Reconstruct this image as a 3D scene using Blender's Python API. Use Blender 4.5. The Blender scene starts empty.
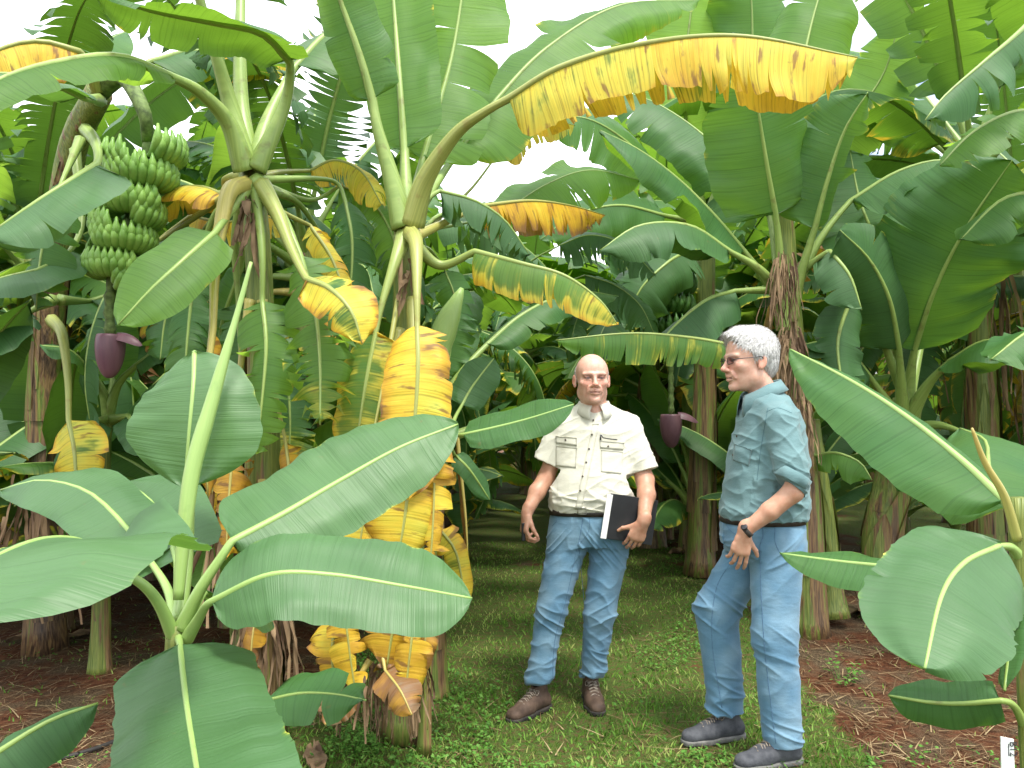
import bpy, math, random
import numpy as np
from mathutils import Vector, Matrix, noise as mnoise
from mathutils.bvhtree import BVHTree

random.seed(7)
RNG = np.random.default_rng(7)
C = bpy.context.scene.collection
PI = math.pi
F_PX, CX, CY, EYE, HORIZ = 800.0, 512.0, 384.0, 1.45, 420.0
PITCH = math.atan((HORIZ - CY) / F_PX)
CP, SP = math.cos(PITCH), math.sin(PITCH)
A = np.array


def P(px, py, d):
    """the place seen at a photo position, d metres ahead of the camera"""
    x = (px - CX) / F_PX
    z = (CY - py) / F_PX
    ry = CP - SP * z
    rz = SP + CP * z
    k = d / ry
    return A([x * k, d, EYE + rz * k])


def norm(v):
    v = np.asarray(v, float)
    return v / (np.linalg.norm(v, axis=-1, keepdims=True) + 1e-12)


# ------------------------------------------------------------------ scene objects
def empty(name, loc, label, cat, group=None, rz=0.0, kind=None):
    o = bpy.data.objects.new(name, None)
    C.objects.link(o)
    o.location = loc
    o.rotation_euler = (0, 0, rz)
    o['label'] = label
    o['category'] = cat
    o['base'] = [float(c) for c in loc]
    if group:
        o['group'] = group
    if kind:
        o['kind'] = kind
    return o


def base_of(o):
    while o is not None and o.parent is not None:
        o = o.parent
    if o is None or 'base' not in o:
        return A([0., 0., 0.])
    return A(list(o['base']))


def mk(name, verts, faces, mat, parent=None, smooth=True, uv=None, attrs=None, col=None):
    """verts are world coordinates; they are stored relative to the base of the top-level parent"""
    verts = np.asarray(verts, float).reshape(-1, 3)
    if parent is not None:
        verts = verts - base_of(parent)
    me = bpy.data.meshes.new(name)
    me.from_pydata(verts.tolist(), [], [tuple(int(i) for i in f) for f in faces])
    if smooth:
        me.polygons.foreach_set('use_smooth', [True] * len(me.polygons))
    if uv is not None:
        lay = me.uv_layers.new(name='UVMap')
        li = np.empty(len(me.loops), dtype=np.int32)
        me.loops.foreach_get('vertex_index', li)
        lay.data.foreach_set('uv', np.asarray(uv, np.float32)[li].ravel())
    if attrs:
        for k, v in attrs.items():
            a = me.attributes.new(k, 'FLOAT', 'POINT')
            a.data.foreach_set('value', np.asarray(v, np.float32))
    if col is not None:
        a = me.color_attributes.new('Col', 'FLOAT_COLOR', 'POINT')
        c4 = np.ones((len(verts), 4), np.float32)
        c4[:, :3] = col
        a.data.foreach_set('color', c4.ravel())
    if mat is not None:
        me.materials.append(mat)
    o = bpy.data.objects.new(name, me)
    C.objects.link(o)
    if parent is not None:
        o.parent = parent
    return o


def tag(o, label, cat, group=None, kind=None):
    if label: o['label'] = label
    if cat: o['category'] = cat
    if group: o['group'] = group
    if kind: o['kind'] = kind
    return o


def dup(o, parent=None):
    c = o.copy()
    C.objects.link(c)
    c.parent = parent
    for ch in KIDS.get(o.name, ()):
        dup(ch, c)
    return c


KIDS = {}


def index_kids():
    KIDS.clear()
    for o in C.objects:
        if o.parent is not None:
            KIDS.setdefault(o.parent.name, []).append(o)


# ------------------------------------------------------------------ curves
def spline(ctrl, n):
    """Catmull-Rom through the control points, n points evenly spaced along it"""
    c = np.asarray(ctrl, float)
    if len(c) == 2:
        t = np.linspace(0, 1, n)[:, None]
        return c[0] * (1 - t) + c[1] * t
    ext = np.vstack([2 * c[0] - c[1], c, 2 * c[-1] - c[-2]])
    out = []
    for i in range(1, len(ext) - 2):
        p0, p1, p2, p3 = ext[i - 1], ext[i], ext[i + 1], ext[i + 2]
        t = np.linspace(0, 1, 24, endpoint=False)[:, None]
        out.append(.5 * (2 * p1 + (p2 - p0) * t + (2 * p0 - 5 * p1 + 4 * p2 - p3) * t ** 2 + (3 * p1 - p0 - 3 * p2 + p3) * t ** 3))
    pts = np.vstack(out + [c[-1:]])
    seg = np.linalg.norm(np.diff(pts, axis=0), axis=1)
    s = np.concatenate([[0], np.cumsum(seg)])
    q = np.linspace(0, s[-1], n)
    return np.stack([np.interp(q, s, pts[:, k]) for k in range(3)], 1)


def tangents(p):
    t = np.gradient(p, axis=0)
    return norm(t)


def tube_data(pts, rad, ns=8, flat=None, lobes=0, lobe_amp=0.0, cap=True):
    """pts (n,3), rad (n,) -> verts, faces, uv. flat=(axis vec, factor)"""
    pts = np.asarray(pts, float)
    n = len(pts)
    rad = np.broadcast_to(np.asarray(rad, float), (n,))
    T = tangents(pts)
    ref = A([0, 0, 1.]) if abs(T[0][2]) < .9 else A([1., 0, 0])
    u = norm(np.cross(T[0], ref))
    V, UV = [], []
    L = 0.0
    for i in range(n):
        u = norm(u - T[i] * np.dot(u, T[i]))
        w = np.cross(T[i], u)
        if i: L += np.linalg.norm(pts[i] - pts[i - 1])
        a = np.linspace(0, 2 * PI, ns, endpoint=False)
        r = rad[i] * (1 + lobe_amp * np.cos(lobes * a))
        off = np.cos(a)[:, None] * u * r[:, None] + np.sin(a)[:, None] * w * r[:, None]
        if flat is not None:
            ax = norm(flat[0])
            off = off - ax * (off @ ax)[:, None] * (1 - flat[1])
        V.append(pts[i] + off)
        UV += [(L, rad[i] * (x if x < PI else 2 * PI - x)) for x in a]
    F = []
    for i in range(n - 1):
        for j in range(ns):
            k = (j + 1) % ns
            F.append((i * ns + j, i * ns + k, (i + 1) * ns + k, (i + 1) * ns + j))
    if cap:
        F.append(tuple(range(ns - 1, -1, -1)))
        F.append(tuple((n - 1) * ns + j for j in range(ns)))
    return np.vstack(V), F, A(UV)


class MB:
    """gathers several shapes into one mesh"""
    def __init__(s):
        s.v, s.f, s.uv, s.n = [], [], [], 0

    def add(s, v, f, uv=None):
        s.v.append(np.asarray(v, float))
        s.f += [tuple(i + s.n for i in q) for q in f]
        s.uv.append(uv if uv is not None else np.zeros((len(v), 2)))
        s.n += len(v)

    def tube(s, pts, rad, ns=8, **k):
        s.add(*tube_data(pts, rad, ns, **k))

    def build(s, name, mat, parent=None, **k):
        return mk(name, np.vstack(s.v), s.f, mat, parent, uv=np.vstack(s.uv), **k)


# ------------------------------------------------------------------ materials
def new_mat(name):
    m = bpy.data.materials.new(name)
    m.use_nodes = True
    nt = m.node_tree
    nt.nodes.clear()
    return m, nt


class N:
    """tiny node-tree writer"""
    def __init__(s, nt):
        s.nt = nt

    def __call__(s, typ, ins=None, **props):
        n = s.nt.nodes.new(typ)
        for k, v in props.items():
            setattr(n, k, v)
        for k, v in (ins or {}).items():
            sock = n.inputs[k]
            if isinstance(v, bpy.types.NodeSocket):
                s.nt.links.new(v, sock)
            elif isinstance(v, bpy.types.Node):
                s.nt.links.new(v.outputs[0], sock)
            else:
                sock.default_value = v
        return n

    def ramp(s, fac, stops, interp='LINEAR'):
        n = s.nt.nodes.new('ShaderNodeValToRGB')
        n.color_ramp.interpolation = interp
        e = n.color_ramp.elements
        while len(e) < len(stops): e.new(.5)
        for x, (p, c) in zip(e, stops):
            x.position = p
            x.color = tuple(c) + ((1,) if len(c) == 3 else ())
        s.nt.links.new(fac, n.inputs[0])
        return n.outputs[0]

    def mix(s, fac, a, b, blend='MIX'):
        n = s.nt.nodes.new('ShaderNodeMix')
        n.data_type = 'RGBA'
        n.blend_type = blend
        for sock, v in ((n.inputs[0], fac), (n.inputs[6], a), (n.inputs[7], b)):
            if isinstance(v, bpy.types.NodeSocket): s.nt.links.new(v, sock)
            elif isinstance(v, (int, float)): sock.default_value = v
            else: sock.default_value = tuple(v) + ((1,) if len(v) == 3 else ())
        return n.outputs[2]

    def math(s, op, a, b=0.0, c=0.0, clamp=False):
        n = s.nt.nodes.new('ShaderNodeMath')
        n.operation = op
        n.use_clamp = clamp
        for i, v in enumerate((a, b, c)):
            if isinstance(v, bpy.types.NodeSocket): s.nt.links.new(v, n.inputs[i])
            else: n.inputs[i].default_value = v
        return n.outputs[0]

    def noise(s, vec, scale, detail=3.0, rough=.55):
        n = s('ShaderNodeTexNoise', {'Scale': scale, 'Detail': detail, 'Roughness': rough})
        if vec is not None: s.nt.links.new(vec, n.inputs['Vector'])
        return n.outputs[0]

    def mapping(s, vec, scale=(1, 1, 1), loc=(0, 0, 0)):
        n = s('ShaderNodeMapping', {'Scale': scale, 'Location': loc})
        s.nt.links.new(vec, n.inputs['Vector'])
        return n.outputs[0]

    def out(s, sh):
        o = s('ShaderNodeOutputMaterial')
        s.nt.links.new(sh, o.inputs['Surface'])


def leaf_material(name, greens, rough=.42, trans=.36, tcol=(.22, .42, .03), spec=.38, veind=.66):
    m, nt = new_mat(name)
    g = N(nt)
    tc = g('ShaderNodeUVMap').outputs[0]
    age = g('ShaderNodeAttribute', attribute_name='age').outputs['Fac']
    info = g('ShaderNodeObjectInfo').outputs['Random']
    geo = g('ShaderNodeNewGeometry')
    obc = g('ShaderNodeTexCoord').outputs['Object']
    blot = g.noise(obc, 3.0, 3)
    vein = g.noise(g.mapping(tc, (95, 1.2, 1)), 1.0, 2)
    vein2 = g.noise(g.mapping(tc, (420, 2.5, 1)), 1.0, 1)
    fine = g.noise(obc, 26, 3)
    green = g.mix(info, greens[0], greens[1])
    green = g.mix(g.ramp(blot, [(.35, (0, 0, 0)), (.7, (1, 1, 1))]), green, greens[2])
    v = g.math('ADD', g.math('MULTIPLY', vein, .7), g.math('MULTIPLY', vein2, .3))
    vfac = g.ramp(v, [(.36, (veind, veind * 1.03, veind * .95)), (.5, (1, 1, 1)), (.64, (1.0, 1.0, 1.0))])
    wid = g.noise(g.mapping(tc, (7, 2.0, 1)), 1.0, 3)
    vfac = g.mix(.8, vfac, g.ramp(wid, [(.3, (.78, .82, .74)), (.6, (1, 1, 1))]), 'MULTIPLY')
    green = g.mix(.75, green, vfac, 'MULTIPLY')
    # underside is duller and paler
    green = g.mix(g.math('MULTIPLY', geo.outputs['Backfacing'], .35), green, (.115, .2, .075))
    # ageing: yellow, ochre, brown
    a2 = g.math('ADD', age, g.math('MULTIPLY', g.math('SUBTRACT', g.noise(g.mapping(tc, (14, 5, 1)), 1.0, 4), .5), .55))
    a2 = g.math('ADD', a2, g.math('MULTIPLY', g.math('SUBTRACT', vein, .5), .25), 0, True)
    stages = g.ramp(a2, [(0.2, (.12, .25, .03)), (.29, (.60, .60, .08)), (.40, (.70, .60, .06)), (.52, (.70, .46, .035)), (.66, (.52, .30, .03)), (.84, (.2, .095, .03)), (.97, (.17, .12, .07))])
    stages = g.mix(.9, stages, g.ramp(v, [(.34, (.42, .30, .2)), (.47, (.92, .88, .8)), (.6, (1, 1, 1))]), 'MULTIPLY')
    blt = g.noise(g.mapping(tc, (30, 7, 1)), 1.0, 5)
    stages = g.mix(g.ramp(g.math('ADD', blt, g.math('MULTIPLY', age, .18)), [(.655, (0, 0, 0)), (.73, (.85, .85, .85))]), stages, (.17, .08, .028))
    col = g.mix(g.ramp(g.math('MULTIPLY', a2, g.math('GREATER_THAN', age, .02)), [(.12, (0, 0, 0)), (.3, (1, 1, 1))]), green, stages)
    spots = g.ramp(fine, [(.7, (0, 0, 0)), (.76, (1, 1, 1))])
    col = g.mix(g.math('MULTIPLY', spots, .45), col, (.13, .1, .035))
    bump = g('ShaderNodeBump', {'Strength': .55, 'Distance': .005, 'Height': v})
    bsdf = g('ShaderNodeBsdfPrincipled', {'Base Color': col, 'Roughness': g.math('ADD', rough, g.math('MULTIPLY', blot, .15)),
                                          'Normal': bump, 'Specular IOR Level': spec})
    tl_col = g.mix(g.ramp(a2, [(.12, (0, 0, 0)), (.3, (1, 1, 1))]), tcol, (.75, .5, .04))
    tl_col = g.mix(.8, tl_col, vfac, 'MULTIPLY')
    tl = g('ShaderNodeBsdfTranslucent', {'Color': tl_col})
    dry = g.ramp(age, [(.6, (1, 1, 1)), (.9, (.35, .35, .35))])
    mx = g('ShaderNodeMixShader', {0: g.math('MULTIPLY', dry, trans), 1: bsdf, 2: tl})
    g.out(mx.outputs[0])
    return m


def simple_mat(name, c0, c1=None, scale=8.0, rough=.6, bump=.2, bscale=None, stretch=(1, 1, 1), detail=4, lo=.35, hi=.65, spec=.4, dist=.004, metal=0.0):
    m, nt = new_mat(name)
    g = N(nt)
    oc = g.mapping(g('ShaderNodeTexCoord').outputs['Object'], stretch)
    n = g.noise(oc, scale, detail)
    col = g.ramp(n, [(lo, c0), (hi, c1 or c0)])
    b = g.noise(oc, bscale or scale * 3, 4)
    bp = g('ShaderNodeBump', {'Strength': bump, 'Distance': dist, 'Height': b})
    bs = g('ShaderNodeBsdfPrincipled', {'Base Color': col, 'Roughness': rough, 'Normal': bp, 'Specular IOR Level': spec, 'Metallic': metal})
    g.out(bs.outputs[0])
    return m


M = {}
M['leaf'] = leaf_material('banana_leaf', [(.042, .125, .03), (.075, .17, .035), (.05, .15, .045)])
M['leaf_bright'] = leaf_material('banana_leaf_bright', [(.085, .2, .035), (.12, .25, .045), (.08, .19, .05)], trans=.52, tcol=(.38, .62, .06))
M['leaf_wax'] = leaf_material('young_banana_leaf', [(.062, .15, .05), (.075, .168, .052), (.052, .128, .045)], rough=.42, trans=.25, tcol=(.2, .42, .05), spec=.5, veind=.8)
M['leaf_dark'] = leaf_material('shaded_banana_leaf', [(.04, .115, .032), (.055, .14, .036), (.045, .12, .038)], rough=.45, trans=.25, tcol=(.12, .26, .02))


def rib_material(name, c0, c1, c2):
    m, nt = new_mat(name)
    g = N(nt)
    tc = g('ShaderNodeUVMap').outputs[0]
    age = g('ShaderNodeAttribute', attribute_name='age').outputs['Fac']
    oc = g('ShaderNodeTexCoord').outputs['Object']
    st = g.noise(g.mapping(tc, (1.5, 90, 1)), 1.0, 3)
    col = g.mix(g.ramp(st, [(.35, (0, 0, 0)), (.65, (1, 1, 1))]), c0, c1)
    spots = g.noise(oc, 17, 4)
    col = g.mix(g.math('MULTIPLY', g.ramp(spots, [(.58, (0, 0, 0)), (.7, (1, 1, 1))]), .7), col, c2)
    col = g.mix(age, col, g.ramp(st, [(.3, (.25, .17, .04)), (.7, (.5, .36, .09))]))
    bp = g('ShaderNodeBump', {'Strength': .25, 'Distance': .004, 'Height': st})
    bs = g('ShaderNodeBsdfPrincipled', {'Base Color': col, 'Roughness': .45, 'Normal': bp})
    g.out(bs.outputs[0])
    return m


M['rib'] = rib_material('leaf_midrib', (.17, .26, .055), (.25, .34, .085), (.15, .16, .04))
M['rib_pale'] = rib_material('pale_leaf_midrib', (.22, .34, .09), (.27, .39, .11), (.19, .3, .08))


def stem_material():
    m, nt = new_mat('pseudostem')
    g = N(nt)
    tc = g('ShaderNodeUVMap').outputs[0]
    age = g('ShaderNodeAttribute', attribute_name='age').outputs['Fac']
    oc = g('ShaderNodeTexCoord').outputs['Object']
    info = g('ShaderNodeObjectInfo').outputs['Random']
    st = g.noise(g.mapping(oc, (14, 14, .9)), 1.6, 5)
    st2 = g.noise(g.mapping(oc, (60, 60, 2.2)), 1.6, 3)
    green = g.mix(g.ramp(st2, [(.35, (0, 0, 0)), (.65, (1, 1, 1))]), (.085, .13, .02), (.2, .23, .045))
    brown = g.mix(g.ramp(st2, [(.35, (0, 0, 0)), (.65, (1, 1, 1))]), (.035, .019, .011), (.15, .09, .045))
    red = g.mix(g.ramp(st2, [(.3, (0, 0, 0)), (.6, (1, 1, 1))]), (.10, .045, .025), (.22, .14, .055))
    f = g.math('ADD', st, g.math('ADD', g.math('MULTIPLY', age, .24), g.math('MULTIPLY', g.math('SUBTRACT', info, .5), .08)))
    col = g.mix(g.ramp(f, [(.60, (0, 0, 0)), (.66, (1, 1, 1))]), green, red)
    col = g.mix(g.ramp(f, [(.72, (0, 0, 0)), (.77, (1, 1, 1))]), col, brown)
    bp = g('ShaderNodeBump', {'Strength': .6, 'Distance': .012, 'Height': g.math('ADD', st, st2)})
    bs = g('ShaderNodeBsdfPrincipled', {'Base Color': col, 'Roughness': .5, 'Normal': bp})
    g.out(bs.outputs[0])
    return m


M['stem'] = stem_material()
M['dry'] = simple_mat('dry_leaf', (.07, .038, .02), (.30, .2, .11), 9, .85, .6, 30, (1, 1, .35))
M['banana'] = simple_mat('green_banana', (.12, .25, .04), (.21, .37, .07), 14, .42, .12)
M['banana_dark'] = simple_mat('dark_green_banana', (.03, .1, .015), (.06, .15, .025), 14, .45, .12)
M['bstalk'] = simple_mat('fruit_stalk', (.05, .08, .02), (.15, .22, .06), 30, .7, .5)
M['bud'] = simple_mat('banana_blossom', (.10, .045, .065), (.19, .09, .11), 10, .42, .4, 30, (1, 1, .25))
M['tipdark'] = simple_mat('banana_tip', (.02, .015, .01), (.05, .03, .02), 30, .8)


# ------------------------------------------------------------------ banana leaf
def sstep(x, a, b):
    t = np.clip((x - a) / (b - a + 1e-9), 0, 1)
    return t * t * (3 - 2 * t)


def leaf(parent, mid, W, face=(0, 0, 1), pet=None, fold=.15, curl=.3, foldR=None, curlR=None, wr=1.0, hang=0.0, hangR=None,
         tear=0, depth=.6, jit=.35, age=0.0, edge=0.0, tipage=0.0, mat='leaf', rib='rib', r0=.035, r1=.016, r2=.003, n=None, m=7,
         wave=.02, skew=.22, base=.14, tip=.42, cut=0.0, seed=None, name='leaf', gap=.35, missing=0.0, label=None, holes=None):
    """one banana leaf: mid = control points of the midrib from blade base to tip, pet = petiole points before it.
    face = direction the upper side looks; +side is to the right of travel seen from that side."""
    rs = np.random.default_rng(seed if seed is not None else int(abs(mid[0][0] * 1000 + mid[-1][2] * 777 + W * 991)) + 3)
    mid = np.asarray(mid, float)
    dens = spline(mid, 60)
    Lm = float(np.linalg.norm(np.diff(dens, axis=0), axis=1).sum())
    if n is None:
        n = int(np.clip(Lm / .03, 16, 70))
    S_slits = {}
    rows_s = np.linspace(0, 1, n)
    Mp = spline(mid, n)
    T = tangents(Mp)
    face = np.asarray(face, float)
    if face.ndim == 1:
        Fv = np.tile(face, (n, 1))
    else:
        x = np.linspace(0, 1, len(face))
        Fv = np.stack([np.interp(rows_s, x, face[:, k]) for k in range(3)], 1)
    S = norm(np.cross(T, norm(Fv)))
    Nn = norm(np.cross(S, T))
    b = np.clip(rows_s / base, 0, 1)
    prof = np.sqrt(np.clip(1 - (1 - b) ** 2, 0, 1))
    tt = np.clip((1 - rows_s * (1 - cut)) / tip, 0, 1)
    prof = prof * (1 - (1 - tt) ** 2.1) ** .72 * (.93 + .07 * np.sin(rows_s * PI))
    prof = np.maximum(prof, .012)
    V, Fc, UV, AG = [], [], [], []
    ts = np.linspace(0, 1, m + 1)
    down = A([0, 0, -1.])
    off = 0
    for side in (1, -1):
        w_side = W * (wr if side > 0 else 1.0)
        fo = (foldR if (side > 0 and foldR is not None) else fold)
        cu = (curlR if (side > 0 and curlR is not None) else curl)
        hg = (hangR if (side > 0 and hangR is not None) else hang)
        if tear > 0:
            k = max(1, int(tear * Lm * rs.uniform(.8, 1.2)))
            sl = np.sort(rs.uniform(.06, .97, k))
            idx = sorted(set(int(round(q * (n - 1))) for q in sl) - {0, n - 1})
        else:
            idx = []
        bounds = [0] + idx + [n - 1]
        ph = rs.uniform(0, 6.28)
        fr = rs.uniform(1.4, 3.0)
        for si in range(len(bounds) - 1):
            i0, i1 = bounds[si], bounds[si + 1]
            if i1 <= i0: continue
            da = rs.normal(0, jit) if idx else 0.0
            dh = rs.uniform(0, .5) * (1 if tear else 0) * (hg > 0)
            ln = 1 - (rs.uniform(0, .14) if idx else 0)
            if missing and rs.random() < missing: ln *= rs.uniform(.25, .7)
            t0 = np.clip(1 - depth * rs.uniform(.5, 1.25), 0.03, .95)
            sage = rs.normal(0, .06) if age > .05 else 0.0
            rr = np.arange(i0, i1 + 1)
            cen = .5 * (i0 + i1)
            half = max(.5, (i1 - i0) / 2)
            base_off = off
            tw = rs.normal(0, .25) if idx else 0
            for i in rr:
                w = prof[i] * w_side * ln * (1 + .012 * math.sin(i * .9 + ph) + .010 * rs.normal() * (tear > 0))
                p = Mp[i].copy()
                rel = (i - cen) / half
                for j, t in enumerate(ts):
                    if j:
                        sm = float(sstep(t, t0, 1.0))
                        a = fo + cu * t * t + da * sm + wave * 9 * math.sin(rows_s[i] * fr * 6.28 + ph) * t * t + tw * rel * sm
                        d = side * S[i] * math.cos(a) - Nn[i] * math.sin(a)
                        hh = min(1.0, (hg + dh * sm) * t)
                        d = d * (1 - hh) + down * hh
                        d = d + T[i] * skew * (.2 + t * .8) * (1 if rows_s[i] > .1 else -.5)
                        d = d / (np.linalg.norm(d) + 1e-9)
                        gp = -rel * gap * sm * (Lm / n) * .9 if idx else 0
                        p = p + d * (w / m) + T[i] * gp
                    rp = mnoise.noise(Vector((rows_s[i] * Lm * 26 + ph, t * 1.1 * side, ph))) * (.006 + .004 * age) + mnoise.noise(Vector((rows_s[i] * Lm * 6 + ph, t * 2.2 * side + 5, ph))) * W * .075
                    V.append(p + Nn[i] * rp * min(1.0, t * 1.6))
                    UV.append((rows_s[i] * Lm + .0 * t, side * t * w_side * prof[i]))
                    e = age + sage + edge * float(sstep(t, .55, 1.05)) + edge * .5 * (1 if (idx and abs(rel) > .8 and t > t0) else 0) + tipage * float(sstep(rows_s[i], .45, 1.0))
                    if j == m: e += max(0.0, .02 + .42 * mnoise.noise(Vector((rows_s[i] * Lm * 9 + ph, side, 3))))
                    AG.append(max(0.0, min(1.0, e)))
            for a_ in range(len(rr) - 1):
                for j in range(m):
                    q0 = base_off + a_ * (m + 1) + j
                    q1 = q0 + (m + 1)
                    if side > 0:
                        Fc.append((q0, q0 + 1, q1 + 1, q1))
                    else:
                        Fc.append((q0, q1, q1 + 1, q0 + 1))
            off += len(rr) * (m + 1)
    lf = mk(name, V, Fc, M[mat], parent, uv=UV, attrs={'age': AG})
    # petiole and midrib
    npet = 0
    lift = .0
    nm = max(10, n // 2)
    mm = spline(mid, nm)
    rmid = np.linspace(1, 0, nm) ** .9 * (r1 - r2) + r2
    mid = mm - np.stack([np.interp(np.linspace(0, 1, nm), rows_s, Nn[:, k]) for k in range(3)], 1) * (rmid * .45)[:, None]
    mm = mid
    if pet is not None and len(pet):
        full = list(np.asarray(pet, float)) + list(mid[:1])
        pp = spline(np.vstack([full, mid[1:2]]), 30)
        # keep the petiole portion only
        dd = np.linalg.norm(pp - mid[0], axis=1)
        kcut = int(dd.argmin())
        pp = pp[:max(2, kcut)]
        pts = np.vstack([pp, mm])
        npet = len(pp)
    else:
        pts = mm
    rad = np.concatenate([np.linspace(1, 0, npet) ** 1.3 * (r0 - r1) + r1, rmid]) if npet else rmid
    v, f, uv = tube_data(pts, rad, 7)
    mk('midrib', v, f, M[rib], lf, uv=uv, attrs={'age': np.full(len(v), max(0, min(1, age * .9)))})
    if label: lf['label'] = label
    return lf


def stem(parent, pts, r0, r1, ns=18, seed=1, age0=.6, age1=0.0, name='pseudostem', sheaths=True):
    n = 26
    p = spline(pts, n)
    rs = np.random.default_rng(seed)
    s = np.linspace(0, 1, n)
    rad = r0 + (r1 - r0) * s ** .8 + .25 * r0 * np.exp(-s * 14)
    v, f, uv = tube_data(p, rad, ns, cap=True)
    a = np.tile(np.linspace(0, 2 * PI, ns, endpoint=False), n)
    ss = np.repeat(s, ns)
    c = np.repeat(p, ns, axis=0)
    off = v - c
    lob = 1 + .07 * np.sin(a * 2 + ss * 3 + seed) + .04 * np.sin(a * 5 - ss * 6 + seed) + .02 * rs.normal(size=len(v))
    v = c + off * lob[:, None]
    mb = MB()
    mb.add(v, f, uv)
    ag = [age0 + (age1 - age0) * ss]
    if sheaths:
        for k in range(7):       # overlapping leaf sheaths standing a little off the stem
            a0 = rs.uniform(0, 2 * PI)
            wdt = rs.uniform(.7, 1.3)
            s0 = rs.uniform(0, .5)
            s1 = s0 + rs.uniform(.25, .5)
            nn, mm_ = 14, 6
            V = []
            for i in range(nn):
                q = s0 + (min(s1, 1) - s0) * i / (nn - 1)
                ce = A([np.interp(q, s, p[:, j]) for j in range(3)])
                r = float(np.interp(q, s, rad)) * (1.07 + .10 * (i / (nn - 1)) ** 3)
                ww = wdt * (1 - (i / (nn - 1)) ** 2 * .96)
                for j in range(mm_):
                    aa = a0 + (j / (mm_ - 1) - .5) * 2 * ww
                    rj = r * (1 + (.06 if j in (0, mm_ - 1) else 0))
                    V.append(ce + A([math.cos(aa), math.sin(aa), 0]) * rj)
            Fq = [(i * mm_ + j, i * mm_ + j + 1, (i + 1) * mm_ + j + 1, (i + 1) * mm_ + j) for i in range(nn - 1) for j in range(mm_ - 1)]
            mb.add(V, Fq)
            ag.append(np.full(len(V), np.clip(age0 * (1 - s0) + rs.uniform(-.2, .5), 0, 1)))
    return mb.build(name, M['stem'], parent, attrs={'age': np.concatenate(ag)})


def dry_strips(parent, p0, length, count=14, seed=1, spread=.1, name='dry_leaf', wid=.02):
    """shrivelled leaf hanging as ragged strips"""
    rs = np.random.default_rng(seed)
    p0 = np.asarray(p0, float)
    mb = MB()
    for k in range(count):
        L = length * rs.uniform(.5, 1)
        a = rs.uniform(0, 2 * PI)
        st = p0 + A([math.cos(a), math.sin(a), 0]) * spread * rs.uniform(.3, 1) + A([0, 0, rs.uniform(-.25, .05) * length])
        w = wid * rs.uniform(.4, 1.3)
        q = rs.uniform(0, 2 * PI)
        V = []
        nn = 14
        x = st.copy()
        dr = A([math.cos(a) * .25, math.sin(a) * .25, -1])
        for i in range(nn):
            q += rs.normal(0, .5)
            sd = A([math.cos(q), math.sin(q), 0])
            ww = w * (1 - .6 * i / nn)
            V += [x - sd * ww, x + A([sd[1], -sd[0], 0]) * ww * .4, x + sd * ww]
            dr = dr + rs.normal(0, .09, 3)
            dr[:2] *= .85
            dr[2] = -1
            x = x + norm(dr) * L / nn
        Fq = []
        for i in range(nn - 1):
            for j in (0, 1):
                Fq.append((i * 3 + j, i * 3 + j + 1, (i + 1) * 3 + j + 1, (i + 1) * 3 + j))
        mb.add(V, Fq)
    return mb.build(name, M['dry'], parent)


def auto_leaf(parent, top, az, elev, L, W, droop, rs, pl=.35, mat='leaf', tear=6, age=0.0, edge=0.0, depth=.6, jit=.3, n=None, m=5, r0=.04, hang=0.0, missing=0.0, gap=.35):
    """leaf that leaves the crown at an azimuth and elevation and arches over by droop"""
    h = A([math.cos(az), math.sin(az), 0])
    p = np.asarray(top, float).copy()
    e = elev
    pts = [p.copy()]
    total = pl + L
    ns = 12
    for i in range(ns):
        d = h * math.cos(e) + A([0, 0, 1]) * math.sin(e)
        p = p + d * total / ns
        pts.append(p.copy())
        e -= droop / ns * (.5 + 1.2 * i / ns)
    k = max(1, int(round(pl / total * ns)))
    pet = pts[:k]
    mid = pts[k:]
    mid = [mid[0]] + mid[2::2] if (len(mid) % 2) else mid
    twist = rs.normal(0, .25)
    sv = A([-h[1], h[0], 0]) * math.sin(twist)
    # the upper side looks up, and outwards once the leaf hangs
    faces = []
    for i in range(5):
        q = i / 4
        ee = elev - droop * (.5 * q + .6 * q * q)
        faces.append(A([0, 0, 1]) * math.cos(ee) - h * math.sin(ee) + sv)
    return leaf(parent, mid, W, face=faces, pet=pet, fold=rs.uniform(.1, .45), curl=rs.uniform(.1, .7), hang=hang, tear=tear, depth=depth, jit=jit,
                age=age, edge=edge, mat=mat, r0=r0, n=n, m=m, seed=int(rs.integers(1e6)), missing=missing, gap=gap)


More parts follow.
